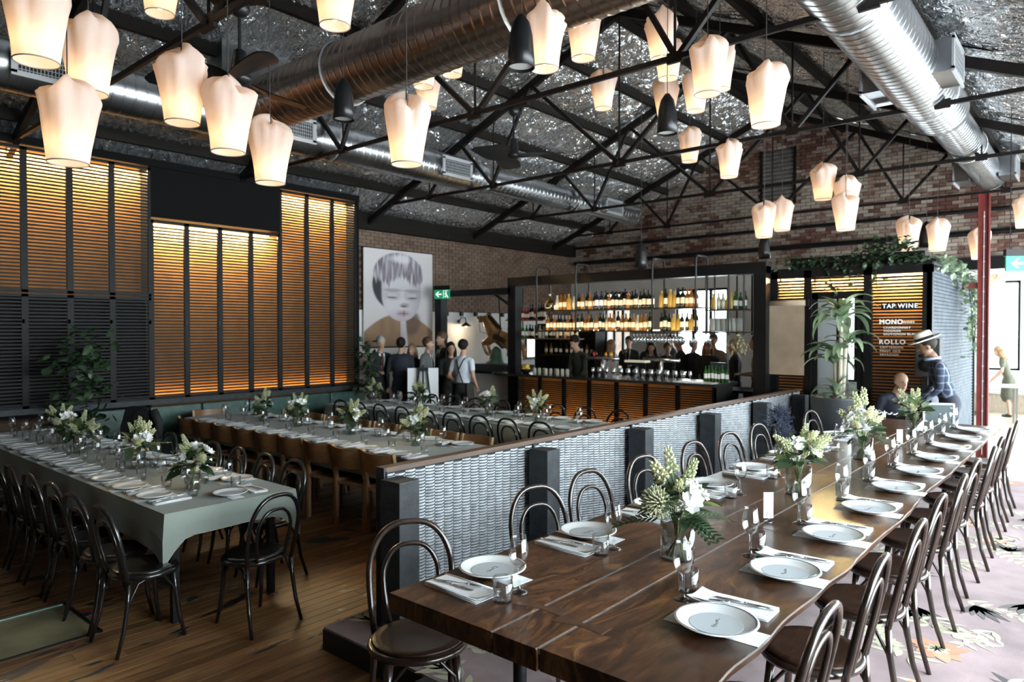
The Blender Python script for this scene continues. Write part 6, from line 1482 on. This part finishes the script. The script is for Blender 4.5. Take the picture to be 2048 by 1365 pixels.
# ================================================================ potted dracaena
pp = thing('potted_dracaena', 'tall dracaena in a big dark round planter beside the kiosk', 'potted plant', (-2.5, 9.05, PZ))
MB().lathe([(.001,0),(.24,0),(.26,.02),(.315,.93),(.32,.95),(.3,.95),(.29,.86),(.001,.86)], 40).obj('planter', mat('charcoal_planter', (.035,.04,.045), .5), pp, smooth=True)
bk_ = MB(); rg = rnd(77)
for i in range(170): 
    a = rg.uniform(0,6.28); r = .28*math.sqrt(rg.random()); bk_.cbox((r*math.cos(a), r*math.sin(a), .9+rg.uniform(0,.04)), (rg.uniform(.03,.07), rg.uniform(.015,.03), .012), rz=rg.uniform(0,3))
bk_.obj('bark_chips', leafmat('bark_chip', (.16,.1,.07), (.4,.31,.24), .9, 0), pp, kind='stuff')
DTR = mat('pale_cane_stem', (.4,.36,.28), .8, bump=.4, bscale=50)
DLF = [leafmat('dracaena_leaf', (.12,.19,.1), (.3,.38,.24), .32, .25)]
def dleaf(L, W, droop):
    def fn(u, v):
        w_ = W*(math.sin(PI*(v*.9+.08))**.8); x = (u-.5)*2*w_; th = 1.15-droop*v
        yy = sum(math.cos(1.15-droop*q/10)*L/10 for q in range(int(v*10+.5))); zz = sum(math.sin(1.15-droop*q/10)*L/10 for q in range(int(v*10+.5)))
        return (x, yy, zz+.3*abs(x))
    return MB().grid(fn, 2, 10).mesh('leaf', DLF[0], True)
DM = [dleaf(.48,.048,1.9), dleaf(.44,.05,1.5), dleaf(.52,.045,2.4), dleaf(.36,.045,1.1)]
for k, (bx, by, zt, n, sc) in enumerate(((.03,0,1.96,30,1.0), (-.04,.03,1.45,26,.95), (.0,-.05,1.02,18,.72), (.07,.04,1.66,14,.9))):
    MB().tube([(bx*.6,by*.6,.86),(bx,by,zt*.9+.05),(bx*1.2,by*1.2,zt)], [.028,.024,.018], 10).obj('trunk', DTR, pp, smooth=True)
    for i in range(n):
        q = DM[rg.randrange(4)]; inst('leaf', q, pp, (bx*1.2, by*1.2, zt-.12+.14*i/n), rot=(rg.uniform(-.15,.25)-.25*(1-i/n)*2, 0, i*2.4+k), scale=(sc*rg.uniform(.85,1.1),)*3)
# ================================================================ trailing plants on the kiosk roof
def trailing(name, label, runs, seed, leafsize=.05, m=LEAF1, loc=(0,0,0), pot=None):
    t = thing(name, label, 'plant', loc); rg = rnd(seed); lf = MB(); sm = MB()
    for path, n, spr in runs:
        P = [Vector(p) for p in path]; sm.tube(P, .005, 4)
        for i in range(n):
            u = rg.random()*(len(P)-1); a = int(u); p = P[a].lerp(P[min(a+1, len(P)-1)], u-a)+Vector((rg.gauss(0,spr), rg.gauss(0,spr), rg.gauss(0,spr*.7)))
            L = leafsize*rg.uniform(.7,1.3); d = Vector((rg.gauss(0,1), rg.gauss(-.3,1), rg.gauss(-.5,.6))).normalized(); sd = d.cross(Vector((rg.gauss(0,.3),rg.gauss(0,.3),1))).normalized(); nn = sd.cross(d)
            lf.add([p, p+d*L*.4+sd*L*.38, p+d*L*.75+sd*L*.28-nn*L*.05, p+d*L, p+d*L*.75-sd*L*.28-nn*L*.05, p+d*L*.4-sd*L*.38, p+d*L*.5+nn*L*.08], [(0,1,6),(1,2,6),(2,3,6),(3,4,6),(4,5,6),(5,0,6)])
    lf.obj('foliage', m, t); sm.obj('vines', TIMBER, t)
    if pot: pot.obj('planter_box', SLAT, t)
    return t
trailing('trailing_plant', 'dark trailing pothos spilling along the kiosk front edge', [([(-3.5+.3*i, 9.96, 2.8+.05*(i % 2)) for i in range(7)], 330, .07), ([(-2.9,9.95,2.78),(-2.85,9.93,2.55),(-2.8,9.92,2.42)], 22, .04), ([(-2.62,9.95,2.78),(-2.6,9.92,2.5)], 16, .04), ([(-2.3,9.95,2.8),(-2.28,9.92,2.45)], 20, .035)], 61, .07, LEAF1, pot=MB().box(-3.4,-1.75,10.0,10.25,2.765,2.9))
trailing('trailing_plant', 'bushy leaves standing up above the kiosk front, under two lanterns', [([(-2.55,10.1,2.92),(-2.2,10.1,3.02),(-1.95,10.1,3.0)], 150, .08)], 63, .075, LEAF1, pot=MB().box(-2.6,-1.9,10.28,10.45,2.765,2.9))
trailing('trailing_plant', 'pale green vine cascading down the right side of the kiosk', [([(-1.66,10.3,2.8),(-1.62,11.0,2.82),(-1.58,11.8,2.7),(-1.55,12.3,2.5)], 210, .07), ([(-1.56,12.2,2.6),(-1.54,12.6,2.3),(-1.53,12.6,1.9),(-1.54,12.55,1.45)], 120, .05), ([(-1.55,12.0,2.6),(-1.53,12.2,2.2),(-1.52,12.3,1.7)], 50, .045)], 62, .085, LEAF3, pot=MB().box(-1.9,-1.68,10.3,12.2,2.765,2.84))
# shadowed fig at the far left, leafy plant by the banner
trailing('potted_fig', 'dim leafy fig standing at far left before the black louvres', [([(-9.5,3.05,.4),(-9.45,3.05,1.0),(-9.45,3.0,1.5),(-9.42,3.0,1.75)], 260, .15)], 64, .13, LEAF1, pot=MB().lathe([(.001,0),(.15,0),(.19,.42),(.17,.42),(.16,.38),(.001,.38)], 20, (-9.5,3.05,0)))
trailing('potted_shrub', 'tall dark leafy plant at the banquette end left of the suited men', [([(-9.6,7.42,.35),(-9.6,7.42,1.0),(-9.62,7.42,1.65)], 170, .1)], 65, .12, LEAF1, pot=MB().lathe([(.001,0),(.13,0),(.16,.38),(.14,.38),(.13,.34),(.001,.34)], 20, (-9.6,7.42,0)))
# ================================================================ host counter, easel, carousel horse
hc_ = thing('host_counter', 'cream fronted host counter with black top beside the bar', 'counter', (0,0,0))
MB().box(-10.6,-8.75,10.3,10.85,0,1.02).obj('front', WHITEWALL, hc_, bevel=.01); MB().box(-10.65,-8.7,10.25,10.9,1.02,1.07).obj('top', BLACK, hc_); MB().box(-9.95,-8.75,10.35,10.9,1.07,1.2).obj('plinth', mat('grey_plinth', (.04,.04,.045), .4), hc_)
ea = thing('easel', 'black wooden easel seen from behind holding a white board', 'easel', (-8.8, 7.95, 0), .83)
for sx in (-1, 1): MB().bar((sx*.2,-.02,0),(sx*.07,-.02,1.2), .03,.03).obj('leg', BLACK, ea)
MB().bar((0,-.3,0),(0,-.02,1.3), .03,.03).obj('leg', BLACK, ea); MB().box(-.2,.2,-.035,-.015,.74,.78).obj('cross_bar', BLACK, ea); MB().box(-.09,.09,-.04,.04,1.2,1.26).obj('top_clamp', BLACK, ea); MB().box(-.25,.25,.03,.07,.6,.63).obj('ledge', BLACK, ea)
wb_ = inst('white_board', MB().box(-.26,.26,0,.012,.632,1.25).mesh('white_board', PAPER), None, (-8.8-.03*math.sin(.83), 7.95+.03*math.cos(.83), 0), .83, label='white sign board resting on the black easel', cat='board'); MB().box(-.262,.262,-.002,.014,.63,.636).obj('edge_strip', PAPER, wb_)
GOLD = mat('gilded_horse', (.38,.2,.07), .32, .35, vary=.4, vscale=7)
DKB = mat('dark_saddle', (.03,.018,.012), .4)
hs = thing('carousel_horse', 'golden brown rearing carousel horse on the host counter', 'statue', (-9.35, 10.62, 1.2), PI+.15)
HP = [('e',(-.02,0,.5),(.3,.14,.16),0,Matrix.Rotation(-.35,4,'Y')),('e',(.2,0,.6),(.17,.13,.17),0),('e',(-.25,0,.4),(.18,.14,.17),0),
 ('c',(.22,0,.64),.13,(.34,0,.8),.1,0),('c',(.34,0,.8),.1,(.4,0,.9),.07,0),('c',(.41,0,.92),.066,(.53,0,.94),.045,0),('c',(.53,0,.945),.042,(.6,0,.95),.036,0),('c',(.47,0,.9),.04,(.57,0,.875),.024,0),
 ('c',(.39,.03,.98),.018,(.36,.035,1.04),.006,0),('c',(.39,-.03,.98),.018,(.36,-.035,1.04),.006,0)]
for sy in (-1, 1):
    HP += [('c',(.24,sy*.08,.52),.06,(.42,sy*.08,.42),.045,0),('c',(.42,sy*.08,.42),.042,(.36,sy*.08,.24),.028,0),('c',(.36,sy*.08,.24),.028,(.3,sy*.08,.2),.034,0),
     ('c',(-.3,sy*.09,.36),.09,(-.22,sy*.09,.2),.055,0),('c',(-.22,sy*.09,.2),.05,(-.36,sy*.09,.1),.034,0),('c',(-.36,sy*.09,.1),.032,(-.3,sy*.09,.03),.035,0)]
HP += [('c',(-.4,0,.45),.04,(-.52,0,.3),.05,0),('c',(-.52,0,.3),.05,(-.5,0,.1),.02,0)]
HP = [(p[0], p[1], p[2]*1.15, p[3], p[4]*1.15, 0) if p[0] == 'c' else p for p in HP]
inst('body', blend(HP, .014, [GOLD], 'body', 2), hs)
MB().grid(lambda u, v: (.12-.28*u+.04*(v-.5), .165*math.sin((v-.5)*3.2), .5+.045*u*0+.155*math.cos((v-.5)*3.0)-.1*u+.02*math.sin(u*3.1)), 8, 10).obj('saddle', DKB, hs, smooth=True)
MB().tube([(.02+.02*math.cos(a), .15*math.sin(a), .5+.175*math.cos(a)) for a in [2*PI*i/20 for i in range(20)]], .014, 6, closed=True).obj('girth_strap', DKB, hs)
MB().tube([(.3+.0*i,.0,.75+.18*math.cos(a)*0+.0) for i, a in enumerate([0])]+[(.34,.02,.9)], .01, 5).tube([(.5,.06,.9),(.52,.055,.94),(.5,.04,.99)], .008, 5).tube([(.56,.05,.9),(.48,.12,.66),(.2,.15,.6)], .006, 5).obj('bridle', DKB, hs)
mn = MB()
for i in range(16):
    t_ = i/15; p = Vector((.36-.22*t_, .0, .98-.22*t_)); mn.tube([p, p+Vector((-.05,.03*math.sin(i*2),.02)), p+Vector((-.1,.05*math.sin(i*2),-.06))], [.022,.018,.004], 6)
mn.obj('mane', DKB, hs, smooth=True)
MB().tube([(.05,0,.66),(.1,0,1.42)], .014, 8).obj('pole', BLACK, hs)
MB().lathe([(.001,0),(.2,0),(.21,.03),(.15,.07),(.1,.3),(.02,.36),(.001,.36)], 20, (.16,0,0), mod=lambda g, z, i: 1+.06*math.sin(5*g+z*9)).obj('green_mound', mat('verdigris_mound', (.07,.13,.08), .4, vary=.4), hs, smooth=True)
MB().lathe([(.001,0),(.03,0),(.03,.3)], 8, (-.33,0,0)).obj('support_rod', BLACK, hs)
# ================================================================ coat and fluffy jacket left on chairs
def drape(name, label, cat_, loc, rz, w_, h, d, m, seed, fuzz=0):
    t = thing(name, label, cat_, loc, rz); rg = rnd(seed)
    def fn(u, v):
        a = (u-.5)*2; y = d*math.copysign(min(1, abs(v-.5)*3.2), v-.5); z = -h*max(0, abs(v-.5)*2-.12)
        nz = noise.noise((u*3, v*4, seed)); wid = w_*(1-.25*max(0, .35-abs(v-.5))/.35)
        return (a*wid*(1+.08*nz), y*(1+.3*nz), z+.03*nz+.02*math.cos(a*2.2))
    b = MB().grid(fn, 16, 24); n0 = len(b.v); b.grid(lambda u, v: tuple(Vector(fn(1-u, v))*.93), 16, 24)
    b.obj('cloth_body', m, t, smooth=True)
    if fuzz:
        f = MB()
        for i in range(fuzz):
            p = Vector(fn(rg.random(), .15+.7*rg.random())); q = p+Vector((rg.gauss(0,.03), rg.gauss(0,.035), rg.gauss(.012,.025))); r2 = q+Vector((rg.gauss(0,.012), rg.gauss(0,.012), rg.gauss(.004,.012)))
            f.tube([p, q, r2], [.004,.003,.001], 3, cap=False)
        f.obj('fleece', m, t, kind='stuff')
    else:
        for sx in (-1, 1): MB().tube([(sx*w_*.75,-d*.8,-.03),(sx*w_*1.05,-d*1.1,-h*.4),(sx*w_,-d*1.3,-h*.85)], [.055,.05,.04], 10).obj('sleeve', m, t, smooth=True)
    return t
put(ch1, -8.62, 3.12, 0, PI+.3, 'black bentwood chair half hidden by the draped coat', 'black bentwood chairs', S1)
drape('draped_coat', 'black coat draped over a chair at far left by the banquette', 'coat', (-8.68, 3.35, .98), PI+.3, .24, .42, .06, mat('black_wool', (.008,.008,.01), .8), 3)
drape('fluffy_jacket', 'fluffy dark blue jacket hung over a chair by the partition', 'jacket', (-2.47, 6.98, 1.06), -PI/2, .17, .42, .05, mat('blue_black_fleece', (.035,.045,.075), .9), 4, fuzz=1500)
# annex bench and table at the far right
at_ = thing('annex_table', 'pale table with thin legs beside the woman in the annex', 'table', (-1.88, 17.6, 0)); MB().box(-.5,.55,-.4,.4,.72,.75).obj('top', PALEWALL, at_)
for sx in (-.42,.45):
    for sy in (-.32,.32): MB().box(sx-.02,sx+.02,sy-.02,sy+.02,0,.72).obj('leg', TAPM, at_)
ab = thing('annex_bench', 'pale built-in bench under the annex window', 'bench', (-1.0, 19.4, 0)); MB().box(-1.4,2.2,0,.5,.0,.42).obj('base', PALEFL, ab); MB().box(-1.42,2.22,-.03,.52,.42,.46).obj('seat', PALEWALL, ab); MB().box(-1.42,2.22,.44,.54,.46,.85).obj('backrest', PALEWALL, ab)
bpy.data.scenes.remove(TMPS)
